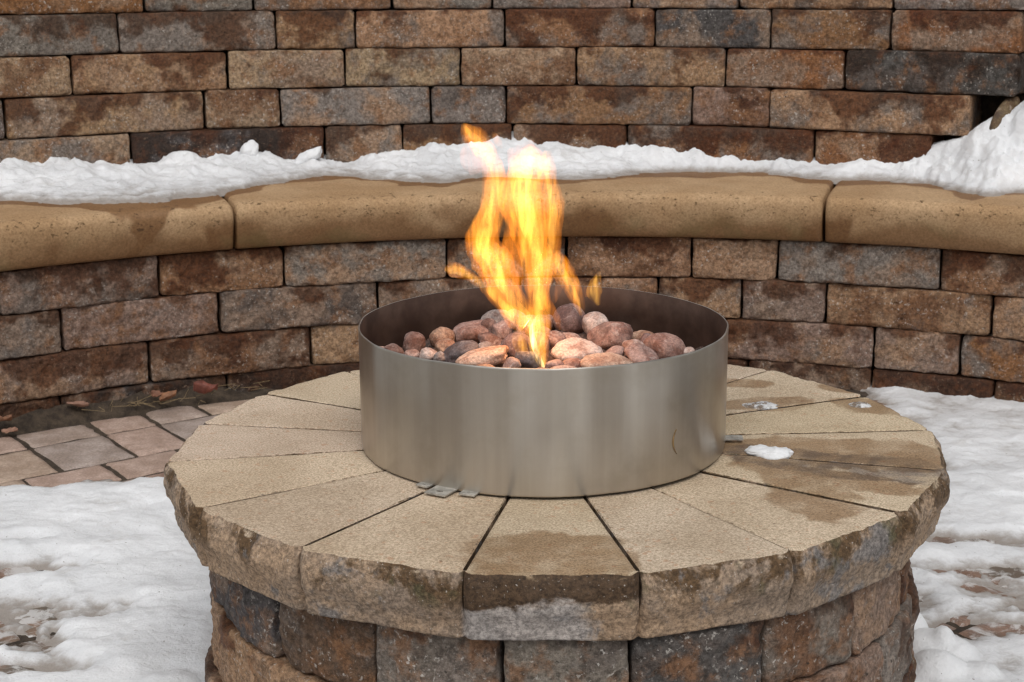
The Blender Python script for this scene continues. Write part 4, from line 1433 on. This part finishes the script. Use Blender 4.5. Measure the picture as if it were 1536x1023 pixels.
# brown stone poking out of the snow at the wall's right-hand end
V = pebble(0.040, 0.020, 0.085, 612, 1.0)
px, py = wallpt(35.55, -0.02)
o = mesh_obj('stone', V, IF, M_ROCK, loc=(px, py, 0.775), rot=(R(-15), R(34), R(10)))
o.color = (0.15, 0.105, 0.055, 0.5)
tag(o, 'brown stone slab poking from the snow at the right end of the tall wall', 'stone')

# ------------------------------------------------------------------ dead leaves and straw by the bench foot
def leaf(loc, size, rz, curl, col, label, seed):
    rs = np.random.RandomState(seed)
    V, F = [], []
    nx, ny = 12, 9
    for i in range(nx):
        u = i / (nx - 1)
        hw = math.sin(math.pi * min(1, u * 0.97 + 0.03)) ** 0.8 * (0.42 + 0.10 * math.sin(u * 19))
        for j in range(ny):
            v = (j / (ny - 1) - 0.5) * 2
            z = curl * (v * v * 0.35 + 0.35 * (u - 0.5) ** 2 + 0.10 * math.sin(6 * u + 3 * v + seed))
            V.append(((u - 0.5), v * hw * 0.75, z))
    for i in range(nx - 1):
        for j in range(ny - 1):
            a = i * ny + j
            F.append((a, a + ny, a + ny + 1, a + 1))
    V = np.array(V) * size
    m = flat_mat('dead_leaf', col, 0.7, 0, 40)
    o = mesh_obj('dead_leaf', V, F, m, loc=loc, rot=(R(rs.uniform(-15, 15)), R(rs.uniform(-15, 15)), rz))
    md = o.modifiers.new('thickness', 'SOLIDIFY')
    md.thickness = 0.0006
    tag(o, label, 'leaf', 'dead leaves along the foot of the bench')
    return o


leaf((-1.297, 1.615, 0.044), 0.060, R(10), 0.4, (0.27, 0.15, 0.105), 'flat pale orange dead leaf lying on bare soil by the bench', 1)
leaf((-1.064, 1.712, 0.040), 0.060, R(50), 0.5, (0.24, 0.11, 0.055), 'brown dead leaf beside the curled red leaf', 2)
leaf((-0.968, 1.748, 0.048), 0.068, R(20), 0.9, (0.20, 0.062, 0.042), 'curled red dead leaf against the bench blocks', 3)
leaf((-1.103, 1.732, 0.040), 0.045, R(-30), 0.5, (0.22, 0.10, 0.06), 'small dull brown leaf left of the red leaf', 4)
leaf((-1.457, 1.484, 0.040), 0.05, R(60), 0.6, (0.25, 0.12, 0.065), 'orange dead leaf at the left edge by the pavers', 5)
leaf((-1.44, 1.47, 0.014), 0.045, R(0), 0.3, (0.34, 0.19, 0.13), 'pale brown leaf resting on the corner of a paver', 6)
V, F = [], []
srs = random.Random(3)
for i in range(45):
    t = R(srs.uniform(-35, -21))
    rr_ = srs.uniform(2.47, 2.555)
    cx, cy = CB[0] + rr_ * math.sin(t), CB[1] + rr_ * math.cos(t)
    if srs.random() < 0.5:
        cx, cy = srs.gauss(-1.09, 0.06), srs.gauss(1.69, 0.02)
    L, a, w_ = srs.uniform(0.015, 0.07), srs.uniform(0, math.pi), 0.0008
    dx, dy = math.cos(a) * L / 2, math.sin(a) * L / 2
    z0, z1 = 0.026 + srs.uniform(0, 0.014), 0.026 + srs.uniform(0, 0.02)
    b0 = len(V)
    for (sx, zz) in ((-1, z0), (1, z1)):
        for (ex, ez) in ((-w_, 0), (w_, 0), (0, 0.0014)):
            V.append((cx + sx * dx - math.sin(a) * ex, cy + sx * dy + math.cos(a) * ex, zz + ez))
    F += [(b0, b0 + 1, b0 + 4, b0 + 3), (b0 + 1, b0 + 2, b0 + 5, b0 + 4), (b0 + 2, b0, b0 + 3, b0 + 5)]
tag(mesh_obj('straw_litter', V, F, flat_mat('straw', (0.24, 0.17, 0.09), 0.8)), 'bits of straw scattered along the foot of the bench', 'straw', kind='stuff')
